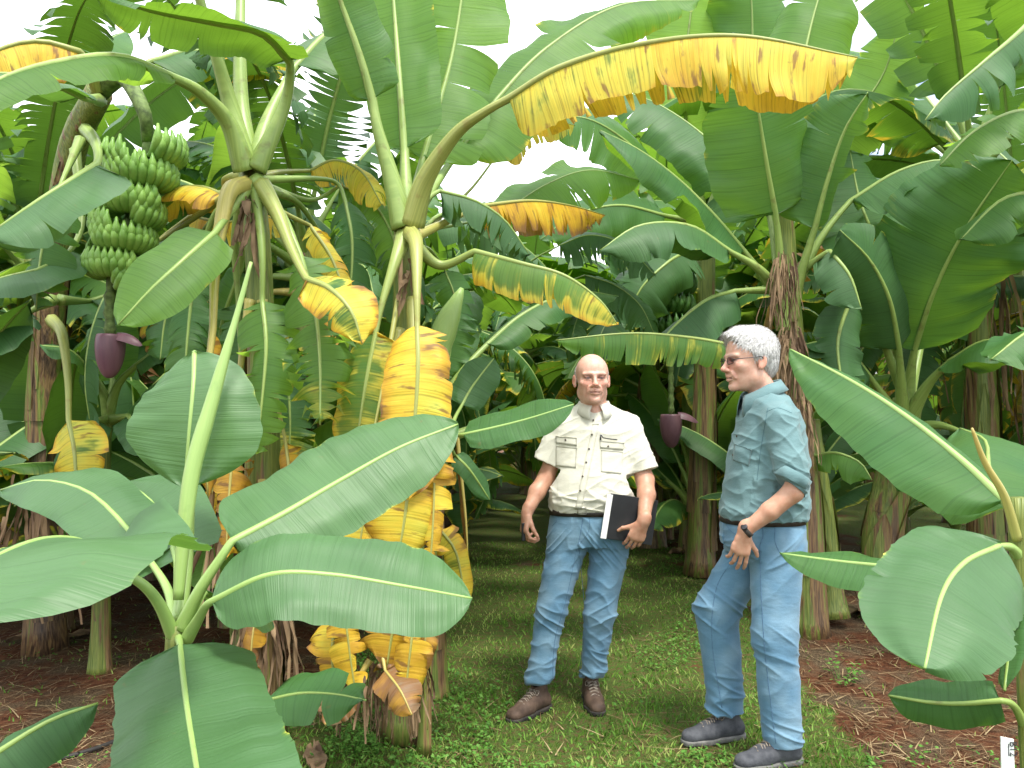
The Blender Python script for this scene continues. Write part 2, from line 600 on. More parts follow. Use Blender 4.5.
def plant(name, loc, label, group=None, H=2.3, nl=10, seed=1, r=.11, lean=(0, 0), L=1.7, W=.3, mat='leaf', az0=0.0, old=2, tear=7, n=None, m=5, az=None, gap=.35, edge=.25, hang=0.0,
          elev=(1.25, .35), droop=(.7, 1.8), cat='banana plant', depth=.65, dry=2, pl=.45):
    rs = np.random.default_rng(seed)
    loc = A(loc, float) if False else np.asarray(loc, float)
    root = empty(name, loc, label, cat, group)
    top = loc + A([lean[0], lean[1], H])
    stem(root, [loc + A([0, 0, -.05]), loc + A([lean[0] * .3, lean[1] * .3, H * .5]), top], r, r * .55, seed=seed)
    for k in range(nl):
        q = k / max(1, nl - 1)
        a = az0 + k * 2.4 + rs.normal(0, .15) if az is None else az[k]
        auto_leaf(root, top - A([0, 0, .25 * q]), a, elev[0] + (elev[1] - elev[0]) * q + rs.normal(0, .08), L * rs.uniform(.85, 1.1), W * rs.uniform(.85, 1.1),
                  droop[0] + (droop[1] - droop[0]) * q, rs, pl=pl * rs.uniform(.8, 1.2), mat=mat, tear=tear * rs.uniform(.2, 1.4), n=n, m=m,
                  age=0.0, edge=edge * (q > .6), depth=depth, gap=gap, hang=hang * q)
    for k in range(old):
        a = rs.uniform(0, 6.28)
        auto_leaf(root, top - A([0, 0, .35 + .1 * k]), a, .1 - .12 * k, L * .85, W * .8, 2.3 - .2 * k, rs, pl=.35, mat=mat, tear=tear * 1.3, age=(rs.uniform(.3, .8) if k % 2 == 0 else 0.0), edge=.3, n=n, m=m,
                  depth=.8, missing=.2)
    for k in range(dry):
        a = rs.uniform(0, 6.28)
        dry_strips(root, top + A([math.cos(a) * r, math.sin(a) * r, -.3 - .3 * k]), H * .45, 9, seed + k, r * .5)
    return root


def rot_to(v):
    """3x3 whose z axis is v"""
    z = norm(v)
    x = norm(np.cross(A([0, 1., 0]) if abs(z[1]) < .9 else A([1., 0, 0]), z))
    return np.stack([x, np.cross(z, x), z], 1)


def bunch(parent, top, length, hands, rad, lean=0.0, swing=1.0, *, seed=3, mat='banana', below=.5, bud=True, budsize=.2, fingers=14, az_bias=None):
    """hanging bunch: stalk, hands of upturned fruit spiralling down, bare stalk and blossom"""
    rs = np.random.default_rng(seed)
    top = np.asarray(top, float)
    st_pts = [top + A([0, 0, .12]), top, top - A([lean * .5, 0, length * .5]), top - A([lean, 0, length]), top - A([lean, 0, length + below])]
    mb = MB()
    pp = spline(st_pts, 40)
    rr = .026 + .006 * np.sin(np.arange(40) * 2.2)
    mb.tube(pp, rr, 9)
    stalk = mb.build('fruit_stalk', M['bstalk'], parent)
    for k in range(hands):
        q = (k + .5) / hands
        z = top[2] - length * q
        a0 = k * 2.5 + .6
        b = MB()
        R = rad * (1 - .28 * q)
        fl = R * 1.0
        for row in (0, 1):
            nf = fingers // 2 + (row == 0)
            for i in range(nf):
                aa = a0 + (i / (nf - 1) - .5) * 2.9 + row * .12
                h = A([math.cos(aa), math.sin(aa), 0])
                o = A([top[0] - lean * q, top[1], z - row * .028])
                p1 = o + h * .03
                p2 = o + h * (R * .62) - A([0, 0, .012])
                p3 = o + h * (R * .95) + A([0, 0, fl * .22])
                p4 = o + h * (R * (.92 + rs.uniform(-.04, .04))) + A([0, 0, fl * (.58 + rs.uniform(-.05, .05))])
                pts = spline([p1, p2, p3, p4], 11)
                ra = A([.009, .010, .014, .019, .0225, .024, .024, .0225, .018, .010, .006]) * (.92 + .1 * (1 - q)) * (rad / .2)
                v, f, uv = tube_data(pts, ra, 7, lobes=5, lobe_amp=.04)
                b.add(v, f, uv)
        b.build('banana_hand', M[mat], stalk)
    if bud:
        e = top - A([lean, 0, length + below])
        b = MB()
        s = np.linspace(0, 1, 16)
        L = budsize
        ra = .36 * L * np.sqrt(np.clip(1 - (np.abs(s - .38) / .64) ** 2.2, 0.02, 1)) * (1 - .25 * s)
        b.tube([e - A([0, 0, L * q]) for q in s], ra, 14, lobes=3, lobe_amp=.05)
        bo = b.build('blossom', M['bud'], stalk)
        # lifted bract
        V = []
        nn, mm_ = 12, 7
        for i in range(nn):
            q = i / (nn - 1)
            c = e + A([L * (.15 + .6 * q), -.02, -.01 - .22 * L * q * q])
            ww = L * .2 * math.sqrt(max(.01, 1 - (abs(q - .35) / .66) ** 2))
            for j in range(mm_):
                t = j / (mm_ - 1) * 2 - 1
                V.append(c + A([0.05 * L * (1 - t * t), t * ww * .6, .35 * ww * (1 - t * t) + t * ww * .5]))
        Fq = [(i * mm_ + j, i * mm_ + j + 1, (i + 1) * mm_ + j + 1, (i + 1) * mm_ + j) for i in range(nn - 1) for j in range(mm_ - 1)]
        mk('bract', V, Fq, M['bud'], stalk)
    return stalk
# ------------------------------------------------------------------ camera, sky, sun
cam_d = bpy.data.cameras.new('camera')
cam = bpy.data.objects.new('camera', cam_d)
C.objects.link(cam)
cam.location = (0, 0, EYE)
cam.rotation_euler = (PI / 2 + PITCH, 0, 0)
cam_d.sensor_width = 36.0
cam_d.lens = 36.0 * F_PX / 1024.0
cam_d.clip_start = .05
cam_d.clip_end = 2000
S = bpy.context.scene
S.camera = cam
S.view_settings.view_transform = 'Standard'
S.view_settings.look = 'None'
S.view_settings.gamma = 1
S.view_settings.exposure = .98
S.cycles.max_bounces = 8
S.cycles.transmission_bounces = 6
S.cycles.diffuse_bounces = 4

SUN_EL, SUN_AZ = math.radians(66), math.radians(150)    # azimuth clockwise from north (+Y): behind the camera, to the right
w = bpy.data.worlds.new('World')
S.world = w
w.use_nodes = True
w.node_tree.nodes.clear()
g = N(w.node_tree)
sky = g('ShaderNodeTexSky', sky_type='NISHITA', sun_disc=False, sun_elevation=SUN_EL, sun_rotation=SUN_AZ, altitude=300, air_density=1.0, dust_density=1.2)
gen = g('ShaderNodeTexCoord').outputs['Generated']
cl = g.noise(g.mapping(gen, (1, 1, 2.2), (.3, .1, 0)), 2.1, 6, .55)
cloud = g.ramp(cl, [(.34, (.1, .1, .1)), (.5, (1, 1, 1))])
colr = g.mix(cloud, sky.outputs[0], (9.5, 9.8, 10.2))
bg = g('ShaderNodeBackground', {'Color': colr, 'Strength': .148})
wo = g('ShaderNodeOutputWorld')
w.node_tree.links.new(bg.outputs[0], wo.inputs['Surface'])
ld = bpy.data.lights.new('sun', 'SUN')
ld.energy = 2.9
ld.angle = math.radians(11)
ld.color = (1, .96, .88)
sun = bpy.data.objects.new('sun', ld)
C.objects.link(sun)
sd = A([math.sin(SUN_AZ) * math.cos(SUN_EL), math.cos(SUN_AZ) * math.cos(SUN_EL), math.sin(SUN_EL)])
sun.rotation_euler = Vector(-sd).to_track_quat('-Z', 'Y').to_euler()

# ------------------------------------------------------------------ ground


def soil_f(x, y):
    """1 = bare soil and mulch, 0 = turf"""
    nz = mnoise.noise(Vector((x * 1.3, y * 1.3, 3.1))) * .5 + mnoise.noise(Vector((x * 4.2, y * 4.2, 9.0))) * .4
    pc = .12 + .05 * y                     # middle of the grass lane
    left = sstep(-(x - (pc - 1.15)), 0, .55)
    right = sstep(x - (pc + .95 + .02 * y), 0, .45)
    lane2 = sstep(x - (3.1 + .12 * (y - 4)), 0, .5)    # second lane on the right
    v = max(float(left) * (.95 if y < 6 else .7), float(right) * (1 - float(lane2)))
    return min(1, max(0, v + nz * .95 + (.0 if y < 8 else .15)))


def gz(x, y):
    return .035 * mnoise.noise(Vector((x * .9, y * .9, .5))) + .012 * mnoise.noise(Vector((x * 5, y * 5, 1.5))) + .10 * max(0, 1 - ((x - 1.95) ** 2 + (y - 5.6) ** 2) / 1.2)


xs = np.concatenate([[-400, -120, -40, -20, -12], np.arange(-9, 9.01, .06), [12, 20, 40, 120, 400]])
ys = np.concatenate([[-60, -10, -2], np.arange(0, 9, .06), np.arange(9, 20, .25), [24, 30, 45, 80, 150, 400, 900]])
gv, gs_ = [], []
for y in ys:
    for x in xs:
        near = -9.1 < x < 9.1 and -.1 < y < 20
        gv.append((x, y, gz(x, y) if near else 0))
        gs_.append(soil_f(x, y))
nx = len(xs)
gf = [(j * nx + i, j * nx + i + 1, (j + 1) * nx + i + 1, (j + 1) * nx + i) for j in range(len(ys) - 1) for i in range(nx - 1)]
m_, nt_ = new_mat('ground')
g = N(nt_)
oc = g('ShaderNodeTexCoord').outputs['Object']
sf = g('ShaderNodeAttribute', attribute_name='soil').outputs['Fac']
n1, n2, n3 = g.noise(oc, 3, 5), g.noise(oc, 28, 5, .7), g.noise(oc, 110, 4, .7)
soil = g.ramp(n2, [(.3, (.035, .014, .007)), (.5, (.11, .04, .018)), (.7, (.17, .075, .036))])
soil = g.mix(g.ramp(n1, [(.45, (0, 0, 0)), (.6, (1, 1, 1))]), soil, g.ramp(n3, [(.35, (.035, .022, .012)), (.65, (.17, .12, .07))]))
turf = g.ramp(n3, [(.32, (.025, .05, .01)), (.5, (.07, .125, .022)), (.68, (.14, .2, .045))])
turf = g.mix(g.ramp(n2, [(.46, (0, 0, 0)), (.6, (1, 1, 1))]), turf, (.12, .09, .035))
fac = g.ramp(g.math('ADD', sf, g.math('MULTIPLY', g.math('SUBTRACT', n2, .5), .5)), [(.38, (0, 0, 0)), (.56, (1, 1, 1))])
bp = g('ShaderNodeBump', {'Strength': .9, 'Distance': .02, 'Height': g.math('ADD', n2, n3)})
bs = g('ShaderNodeBsdfPrincipled', {'Base Color': g.mix(fac, turf, soil), 'Roughness': .95, 'Normal': bp, 'Specular IOR Level': .15})
g.out(bs.outputs[0])
gr = mk('ground', gv, gf, m_, attrs={'soil': gs_})
tag(gr, 'red soil and turf lane between the banana rows', None, kind='structure')
del gr['label']


def blade_mat(name, c0, c1, c2, trans=.3):
    m, nt = new_mat(name)
    g = N(nt)
    at = g('ShaderNodeAttribute', attribute_name='age').outputs['Fac']
    col = g.ramp(at, [(0, c0), (.5, c1), (1, c2)])
    b = g('ShaderNodeBsdfPrincipled', {'Base Color': col, 'Roughness': .6, 'Specular IOR Level': .25})
    t = g('ShaderNodeBsdfTranslucent', {'Color': col})
    x = g('ShaderNodeMixShader', {0: trans, 1: b, 2: t})
    g.out(x.outputs[0])
    return m


M['grass'] = blade_mat('grass', (.07, .17, .018), (.16, .31, .04), (.36, .38, .12))
M['straw'] = blade_mat('straw', (.07, .04, .02), (.19, .12, .06), (.36, .27, .15), .1)
M['weed'] = blade_mat('weed_leaf', (.05, .14, .02), (.09, .23, .03), (.15, .3, .06))


def blades(name, pts, hts, widths, lean, mat, label, ages, flatness=0.0):
    """many thin curved blades as one mesh"""
    n = len(pts)
    a = RNG.uniform(0, 2 * PI, n)
    ld_ = RNG.uniform(0, 2 * PI, n)
    sx, sy = np.cos(a), np.sin(a)
    V = np.zeros((n, 5, 3))
    for k, (q, ww) in enumerate(((0, 1), (0, 1), (.55, .8), (.55, .8), (1, 0))):
        s = (-1 if k % 2 == 0 else 1) * (0 if k == 4 else 1)
        V[:, k, 0] = pts[:, 0] + sx * widths * ww * s * .5 + np.cos(ld_) * lean * hts * q ** 1.6
        V[:, k, 1] = pts[:, 1] + sy * widths * ww * s * .5 + np.sin(ld_) * lean * hts * q ** 1.6
        V[:, k, 2] = pts[:, 2] + hts * q * (1 - flatness)
    i = np.arange(n) * 5
    F = np.stack([i, i + 1, i + 3, i + 2], 1).tolist() + np.stack([i + 2, i + 3, i + 4], 1).tolist()
    o = mk(name, V.reshape(-1, 3), F, mat, attrs={'age': np.repeat(ages, 5)})
    o['kind'] = 'stuff'
    o['label'] = label[0]
    o['category'] = label[1]
    return o


def scatter(n, want, ymin=.9, ymax=9.5):
    out = []
    while len(out) < n:
        u = random.random()
        y = ymin * (ymax / ymin) ** (u ** .8)
        x = random.uniform(-.72, .72) * y
        sv = soil_f(x, y)
        if random.random() < want(sv, x, y):
            out.append((x, y, gz(x, y) - .004))
    return A(out)


pt = scatter(62000, lambda s, x, y: (1.0 if s < .35 else (.35 if s < .55 else .05)) * (.35 + .9 * max(0, mnoise.noise(Vector((x * 3, y * 3, 7))) + .4)))
n = len(pt)
patch = A([mnoise.noise(Vector((p[0] * 2.2, p[1] * 2.2, 4))) for p in pt])
blades('grass', pt, RNG.uniform(.012, .036, n) * (1 + .8 * np.clip(patch, 0, 1)), RNG.uniform(.003, .006, n) * (1 + pt[:, 1] * .12), RNG.uniform(.2, 1.3, n), M['grass'],
       ('short green turf covering the lane between the rows', 'grass'), np.clip(.42 - patch * .6 + RNG.normal(0, .24, n), 0, 1))
pt = scatter(15000, lambda s, x, y: 1.0 if s > .5 else (.08 + .3 * (mnoise.noise(Vector((x * 2, y * 2, 14))) > .15)), ymax=9)
n = len(pt)
blades('straw_mulch', pt + A([0, 0, .012]), RNG.uniform(.04, .16, n), RNG.uniform(.003, .008, n), RNG.uniform(.9, 1.4, n), M['straw'],
       ('brown dry straw and leaf litter spread on the soil', 'mulch'), RNG.uniform(0, 1, n), flatness=.88)
# small flat clover like ground leaves
pt = scatter(16000, lambda s, x, y: (.9 if mnoise.noise(Vector((x * 1.1 + 5, y * 1.1, 2))) > .12 else .04) * (1 if s < .5 else .15), ymax=6)
n = len(pt)
a = RNG.uniform(0, 2 * PI, n)
rr_ = RNG.uniform(.005, .013, n)
V = np.zeros((n, 4, 3))
tz = RNG.uniform(-.5, .5, (n, 2))
hz = RNG.uniform(.008, .05, n)
for k in range(4):
    aa = a + k * PI / 2
    V[:, k, 0] = pt[:, 0] + np.cos(aa) * rr_ * (1 if k % 2 else .75)
    V[:, k, 1] = pt[:, 1] + np.sin(aa) * rr_ * (1 if k % 2 else .75)
    V[:, k, 2] = pt[:, 2] + hz + rr_ * (np.cos(aa) * tz[:, 0] + np.sin(aa) * tz[:, 1])
i = np.arange(n) * 4
o = mk('clover', V.reshape(-1, 3), np.stack([i, i + 1, i + 2, i + 3], 1).tolist(), M['weed'], attrs={'age': np.repeat(RNG.uniform(0, 1, n), 4)})
o['kind'] = 'stuff'; o['label'] = 'tiny round green ground leaves mixed into the turf'; o['category'] = 'ground cover'


def litter(name, x, y, L, Wd, rz, label, group=None, col='dry'):
    rs = np.random.default_rng(int(abs(x * 100 + y * 10)))
    nn, mm_ = 14, 8
    V = []
    for i in range(nn):
        q = i / (nn - 1)
        ww = Wd * math.sin(PI * min(1, .08 + q * .9)) ** .6
        for j in range(mm_):
            t = j / (mm_ - 1) * 2 - 1
            lx, ly = (q - .5) * L, t * ww * .5
            z = .02 + .55 * Wd * (t * t) * (.5 + .5 * math.sin(q * 7)) * .5 + rs.normal(0, .008)
            X = x + lx * math.cos(rz) - ly * math.sin(rz)
            Y = y + lx * math.sin(rz) + ly * math.cos(rz)
            V.append((X, Y, gz(X, Y) + z))
    Fq = [(i * mm_ + j, i * mm_ + j + 1, (i + 1) * mm_ + j + 1, (i + 1) * mm_ + j) for i in range(nn - 1) for j in range(mm_ - 1)]
    o = mk(name, V, Fq, M[col])
    tag(o, label, 'dead leaf', group)
    return o


def gp(px, py):
    """ground point seen at a pixel"""
    d = P(px, py, 1.0) - A([0, 0, EYE])
    k = -EYE / d[2]
    return d[0] * k, k * 1.0


def px_lf(root, mid, Wpx, pet=None, **k):
    dm = float(np.mean([q[2] for q in mid]))
    return leaf(root, [P(*q) for q in mid], Wpx * dm / F_PX, pet=[P(*q) for q in pet] if pet else None, **k)


CAMF = A([0, -1, .0])
FU = A([0, -.75, .65])

# ------------------------------------------------------------------ young plant in the left foreground
c0 = P(178, 628, 1.75)
fl = empty('young_banana_plant', (c0[0], c0[1], gz(c0[0], c0[1])), 'young banana plant with broad pale green leaves and a tall rolled leaf spike', 'banana plant')
stem(fl, [A([c0[0], c0[1], 0]), A([c0[0], c0[1], .5]), c0 + A([0, 0, .01])], .05, .026, age0=.4, age1=-.2, seed=4, sheaths=False)
kw = dict(mat='leaf_wax', rib='rib_pale', m=10)
Z = A([0, 0, 1.])
# upright leaf folded over behind the spike
px_lf(fl, [(194, 352, 1.98), (193, 385, 1.92), (189, 430, 1.89), (184, 488, 1.89)], 72, pet=[(180, 620, 1.78), (188, 560, 1.86), (192, 450, 2.0), (194, 375, 2.02)],
      face=(0, -1, .25), fold=.12, curl=.15, base=.85, tip=.36, r0=.013, r1=.007, wave=.006, skew=-.1, seed=11, n=50, **kw)
# leaf reaching up to the right
px_lf(fl, [(232, 540, 1.75), (285, 512, 1.82), (340, 480, 1.9), (400, 447, 1.98), (458, 424, 2.05)], 66, pet=[(182, 628, 1.74), (200, 590, 1.73), (222, 556, 1.74)],
      face=(-.1, -.85, .8), fold=.05, curl=.25, foldR=.3, wr=.8, base=.12, tip=.36, r0=.018, r1=.009, wave=.008, seed=12, n=60, skew=.1, **kw)
# leaf to the right
px_lf(fl, [(212, 600, 1.66), (270, 574, 1.66), (330, 574, 1.68), (400, 585, 1.7), (472, 598, 1.74)], 60, pet=[(186, 640, 1.74), (198, 620, 1.7), (206, 606, 1.67)],
      face=(.05, -.75, .9), fold=.1, curl=.12, base=.18, tip=.24, r0=.016, r1=.008, wave=.008, seed=13, n=60, skew=.12, wr=.9, **kw)
# leaf coming towards the camera
px_lf(fl, [(180, 645, 1.70), (183, 675, 1.6), (188, 715, 1.47), (196, 765, 1.32), (206, 830, 1.15), (215, 900, 1.0)], 90, pet=[(178, 632, 1.75), (179, 640, 1.72)],
      face=(.0, -.55, 1), tear=1.6, depth=.28, jit=.08, gap=.12, fold=.08, curl=.25, base=.09, tip=.3, r0=.012, r1=.007, wave=.01, seed=14, n=60, skew=.05, **kw)
# leaf to the left
px_lf(fl, [(112, 566, 1.62), (84, 542, 1.52), (46, 538, 1.4), (0, 554, 1.26), (-60, 590, 1.1), (-120, 640, 1.0)], 178, pet=[(174, 636, 1.74), (160, 605, 1.7), (142, 584, 1.66)],
      face=(-.05, -.95, .68), tear=2.2, depth=.3, jit=.08, gap=.12, fold=.08, curl=.1, foldR=.1, wr=.30, base=.34, tip=.3, r0=.016, r1=.009, wave=.012, seed=15, n=60, skew=-.05, **kw)
# back leaves, in shade
px_lf(fl, [(150, 560, 1.95), (120, 520, 2.05), (85, 490, 2.15), (40, 480, 2.25), (0, 490, 2.3)], 42, pet=[(176, 625, 1.78), (168, 590, 1.86)],
      face=(0, -.6, 1), fold=.1, curl=.3, r0=.014, r1=.008, seed=16, **kw)
px_lf(fl, [(176, 560, 1.95), (165, 525, 2.1), (150, 500, 2.2), (125, 482, 2.3)], 48, pet=[(178, 620, 1.78)], face=(0, -.8, .6), fold=.1, curl=.3, r0=.014, r1=.008, seed=17, **kw)
px_lf(fl, [(205, 592, 1.88), (222, 600, 1.95), (245, 612, 2.02), (272, 622, 2.1)], 30, pet=[(184, 630, 1.78)], face=(0, -.5, 1), fold=.1, r0=.012, r1=.007, seed=18, **kw)
# rolled new leaf
sp = MB()
pp = spline([P(178, 600, 1.76), P(183, 540, 1.78), P(192, 470, 1.8), P(212, 400, 1.83), P(238, 310, 1.88), P(251, 262, 1.9)], 40)
q = np.linspace(0, 1, 40)
sp.tube(pp, .011 + .007 * np.sin(np.clip(q * 1.25, 0, 1) * PI) - .007 * q ** 3 * (q > .5), 10, lobes=1, lobe_amp=.2)
o = sp.build('rolled_leaf', M['rib_pale'], fl, attrs={'age': np.zeros(400)})

# low sucker leaves at the bottom left
x, y = gp(262, 745)
s2 = empty('banana_sucker', (x, y, gz(x, y)), 'low banana sucker with a split dark leaf below the yellow dead leaves', 'banana plant')
px_lf(s2, [(266, 700, 2.42), (300, 693, 2.38), (335, 694, 2.34), (366, 700, 2.3)], 34, pet=[(262, 748, 2.55), (262, 715, 2.45)], face=(0, -.75, 1), fold=.1, curl=.3, tear=2.5, depth=1.1, jit=.1,
      mat='leaf', r0=.012, r1=.006, seed=21, m=8)
px_lf(s2, [(258, 712, 2.5), (235, 700, 2.6), (215, 695, 2.7)], 24, pet=[(262, 748, 2.55)], face=(0, -.6, 1), mat='leaf_dark', r0=.01, r1=.006, seed=22)
x, y = -1.18, 1.5
s3 = empty('banana_sucker', (x, y, gz(x, y)), 'dark green sucker leaf cut by the bottom left corner of the photo', 'banana plant')
px_lf(s3, [(-60, 790, 1.55), (0, 750, 1.6), (50, 720, 1.66), (98, 703, 1.72)], 40, pet=[(-120, 880, 1.5)], face=(.2, -.45, 1), fold=.5, curl=.5, mat='leaf_dark', r0=.016, r1=.008, seed=23, m=8)

# ------------------------------------------------------------------ young plant on the right edge
c1 = P(1022, 540, 1.9)
fr_ = empty('young_banana_plant', (c1[0] + .03, c1[1], gz(c1[0], c1[1])), 'young banana plant on the right edge beside the white label stake', 'banana plant')
stem(fr_, [A([c1[0] + .03, c1[1], 0]), A([c1[0] + .02, c1[1], .6]), c1 + A([0, 0, .1])], .045, .026, age0=.3, age1=-.3, seed=9, sheaths=False)
px_lf(fr_, [(1005, 500, 2.0), (960, 458, 2.12), (905, 415, 2.25), (850, 380, 2.4), (790, 349, 2.6)], 62, pet=[(1022, 545, 1.9), (1016, 520, 1.95)],
      face=(-.35, -.75, .75), fold=.1, curl=.35, wr=.45, foldR=.7, base=.2, tip=.75, r0=.02, r1=.012, wave=.008, seed=31, n=66, skew=.25, mat='leaf', rib='rib_pale', m=10)
px_lf(fr_, [(1000, 545, 1.85), (965, 562, 1.75), (942, 595, 1.64), (925, 668, 1.5)], 78, pet=[(1022, 560, 1.9), (1012, 548, 1.88)],
      face=(-.25, -.85, .7), tear=2.2, depth=.22, jit=.08, gap=.12, fold=.18, curl=.3, base=.2, tip=.35, r0=.015, r1=.0075, wave=.012, seed=32, n=60, mat='leaf_wax', rib='rib_pale', m=10, skew=.1)
px_lf(fr_, [(930, 572, 2.05), (890, 566, 2.12), (840, 561, 2.2), (780, 553, 2.3)], 33, pet=[(1020, 585, 1.92), (975, 578, 1.98)],
      face=(-.1, -.6, 1), fold=.25, curl=.3, base=.2, tip=.7, r0=.014, r1=.008, seed=33, mat='leaf', rib='rib_pale', m=8)
px_lf(fr_, [(1000, 700, 1.85), (965, 703, 1.9), (930, 702, 1.95), (888, 695, 2.0)], 30, pet=[(1024, 725, 1.9), (1014, 706, 1.87)],
      face=(0, -.8, .6), fold=.9, curl=.4, wr=.9, foldR=.1, r0=.012, r1=.007, seed=34, mat='leaf_dark', m=8)
px_lf(fr_, [(1015, 600, 1.8), (1010, 640, 1.7), (1004, 690, 1.6)], 16, pet=[(1024, 590, 1.9)], face=(-1, -.3, .3), seed=37, mat='leaf_dark', r0=.012, r1=.007)
px_lf(fr_, [(1012, 505, 2.1), (990, 470, 2.3), (985, 440, 2.5), (960, 428, 2.75)], 60, pet=[(1022, 545, 1.9)], face=(-.3, -.6, .8), fold=.3, curl=.4, r0=.016, r1=.009, seed=35, mat='leaf', m=8)
sp = MB()
pp = spline([P(1018, 540, 1.88), P(1005, 497, 1.86), P(985, 462, 1.85), P(972, 428, 1.84)], 24)
q = np.linspace(0, 1, 24)
sp.tube(pp, .009 * (1 - q) ** .6 + .0025, 8, lobes=1, lobe_amp=.25)
sp.build('rolled_leaf', M['rib_pale'], fr_, attrs={'age': np.clip(.5 + .4 * q, 0, 1).repeat(8)})

# label stake
st = P(1008, 768, 1.62)
sk = empty('label_stake', (st[0], st[1], gz(st[0], st[1])), 'white plastic plot label stake with black writing, at the bottom right corner', 'label')
M['white'] = simple_mat('white_plastic', (.62, .66, .62), (.74, .77, .74), 30, .5, .05)
M['ink'] = simple_mat('black_ink', (.02, .02, .025), None, 30, .6, .0)
zt, wd = P(1008, 737, 1.62)[2], 13.0 * 1.62 / 800
bm_v = []
for yy in (-.0015, .0015):
    bm_v += [(st[0] - wd / 2, st[1] + yy, -.05), (st[0] + wd / 2, st[1] + yy, -.05), (st[0] + wd / 2 - .001, st[1] + yy, zt - .004), (st[0] - wd / 2, st[1] + yy, zt + .001)]
mk('stake_body', bm_v, [(0, 1, 2, 3), (7, 6, 5, 4), (0, 4, 5, 1), (1, 5, 6, 2), (2, 6, 7, 3), (3, 7, 4, 0)], M['white'], sk, smooth=False)
tx = bpy.data.curves.new('label_text', 'FONT')
tx.body = 'B12'
tx.size = .019
tx.extrude = .0003
to = bpy.data.objects.new('label_text', tx)
C.objects.link(to)
to.parent = sk
to.location = (.0035, -.0028, zt - .0075 - sk.location[2])
to.rotation_euler = (PI / 2, PI / 2, 0)
tx.materials.append(M['ink'])
bpy.context.view_layer.update()
me_ = bpy.data.meshes.new_from_object(to.evaluated_get(bpy.context.evaluated_depsgraph_get()))
to2 = bpy.data.objects.new('label_text', me_)
C.objects.link(to2)
to2.parent = sk
to2.location = to.location
to2.rotation_euler = to.rotation_euler
bpy.data.objects.remove(to)
mk('label_text', [(st[0] + dx, st[1] - .0028, zt - .012 - dz) for dx, dz in ((.0, 0), (.0016, 0), (.0016, .024), (0, .024))], [(0, 1, 2, 3)], M['ink'], sk, smooth=False)

# ------------------------------------------------------------------ big plants of the left row
# plant A : crown upper left
bA = P(262, 640, 3.7)
A0 = A([bA[0], bA[1], 0])
pa = empty('banana_plant', A0, 'tall banana plant left of the middle whose thick stalks fan out at the top left', 'banana plant')
cA = P(248, 168, 3.7)
stem(pa, [A0, P(262, 420, 3.7), P(258, 260, 3.7), P(250, 170, 3.7)], .10, .055, seed=12, age0=.5, age1=-.1)
D = 3.6
px_lf(pa, [(172, 75, 3.2), (120, 55, 3.0), (60, 60, 2.8), (0, 78, 2.6), (-70, 120, 2.4)], 46, pet=[(245, 170, D), (228, 122, 3.5), (200, 92, 3.35)],
      face=(0, -.25, 1), fold=.45, curl=.5, foldR=.3, tear=3, depth=.6, mat='leaf_bright', r0=.055, r1=.02, seed=41, m=8)
px_lf(pa, [(200, 0, 3.4), (185, -60, 3.3), (150, -130, 3.2), (90, -170, 3.0)], 60, pet=[(246, 165, D), (232, 110, D), (215, 50, 3.5)], face=(0, -.7, .7), fold=.1, tear=2,
      mat='leaf_bright', r0=.055, r1=.022, seed=42)
px_lf(pa, [(240, 0, 3.9), (238, -70, 4.0), (225, -150, 4.1)], 65, pet=[(250, 165, 3.65), (242, 110, 3.75), (240, 50, 3.8)], face=(0, -1, .3), fold=.1, tear=2, mat='leaf', r0=.05, r1=.025, seed=43)
px_lf(pa, [(294, 66, 3.9), (330, 30, 4.1), (380, 10, 4.3), (450, 20, 4.5)], 50, pet=[(254, 165, 3.65), (268, 120, 3.75), (284, 86, 3.85)], face=(0, -.5, .9), fold=.3, tear=4, mat='leaf', r0=.05, r1=.02, seed=44)
px_lf(pa, [(290, 60, 3.5), (262, 32, 3.3), (215, 22, 3.15), (150, 10, 3.0), (90, -10, 2.9)], 40, pet=[(256, 170, 3.6), (285, 105, 3.6)], face=(0, .3, 1), fold=.4, tear=5, mat='leaf', r0=.05, r1=.02, seed=45)
# bright backlit leaf across the stem, pointing down left
px_lf(pa, [(215, 232, 3.3), (185, 258, 3.15), (150, 290, 3.05), (118, 325, 3.0)], 36, pet=[(250, 185, 3.6), (235, 205, 3.5)], face=(.4, -.55, .6), fold=.1, curl=.3, tear=0, mat='leaf_bright', r0=.03, r1=.014, seed=46, m=8)
# spent stalks hanging down with shrivelled leaves
px_lf(pa, [(212, 330, 3.3), (206, 385, 3.28), (205, 440, 3.28), (208, 500, 3.3)], 26, pet=[(246, 185, 3.6), (228, 195, 3.45), (216, 260, 3.35)], face=(0, -1, 0), fold=.9, curl=1.2, tear=7, age=.72, edge=.2,
      r0=.045, r1=.016, seed=47, missing=.3)
px_lf(pa, [(306, 278, 3.3), (330, 288, 3.2), (352, 312, 3.15), (362, 345, 3.15)], 34, pet=[(262, 185, 3.6), (278, 215, 3.5), (292, 250, 3.4)], face=(0, -.9, .5), fold=.3, curl=.5, tear=5, age=.3, edge=.3,
      r0=.045, r1=.016, seed=48)
px_lf(pa, [(300, 255, 3.45), (315, 310, 3.4), (320, 365, 3.35), (320, 425, 3.3)], 44, pet=[(256, 180, 3.62), (270, 200, 3.58), (286, 224, 3.52)], face=(0, -1, .2), fold=.25, curl=.5, tear=22, depth=1.05, jit=.25, gap=.5, age=0.0, tipage=.25,
      mat='leaf_bright', r0=.045, r1=.014, seed=49, m=6)
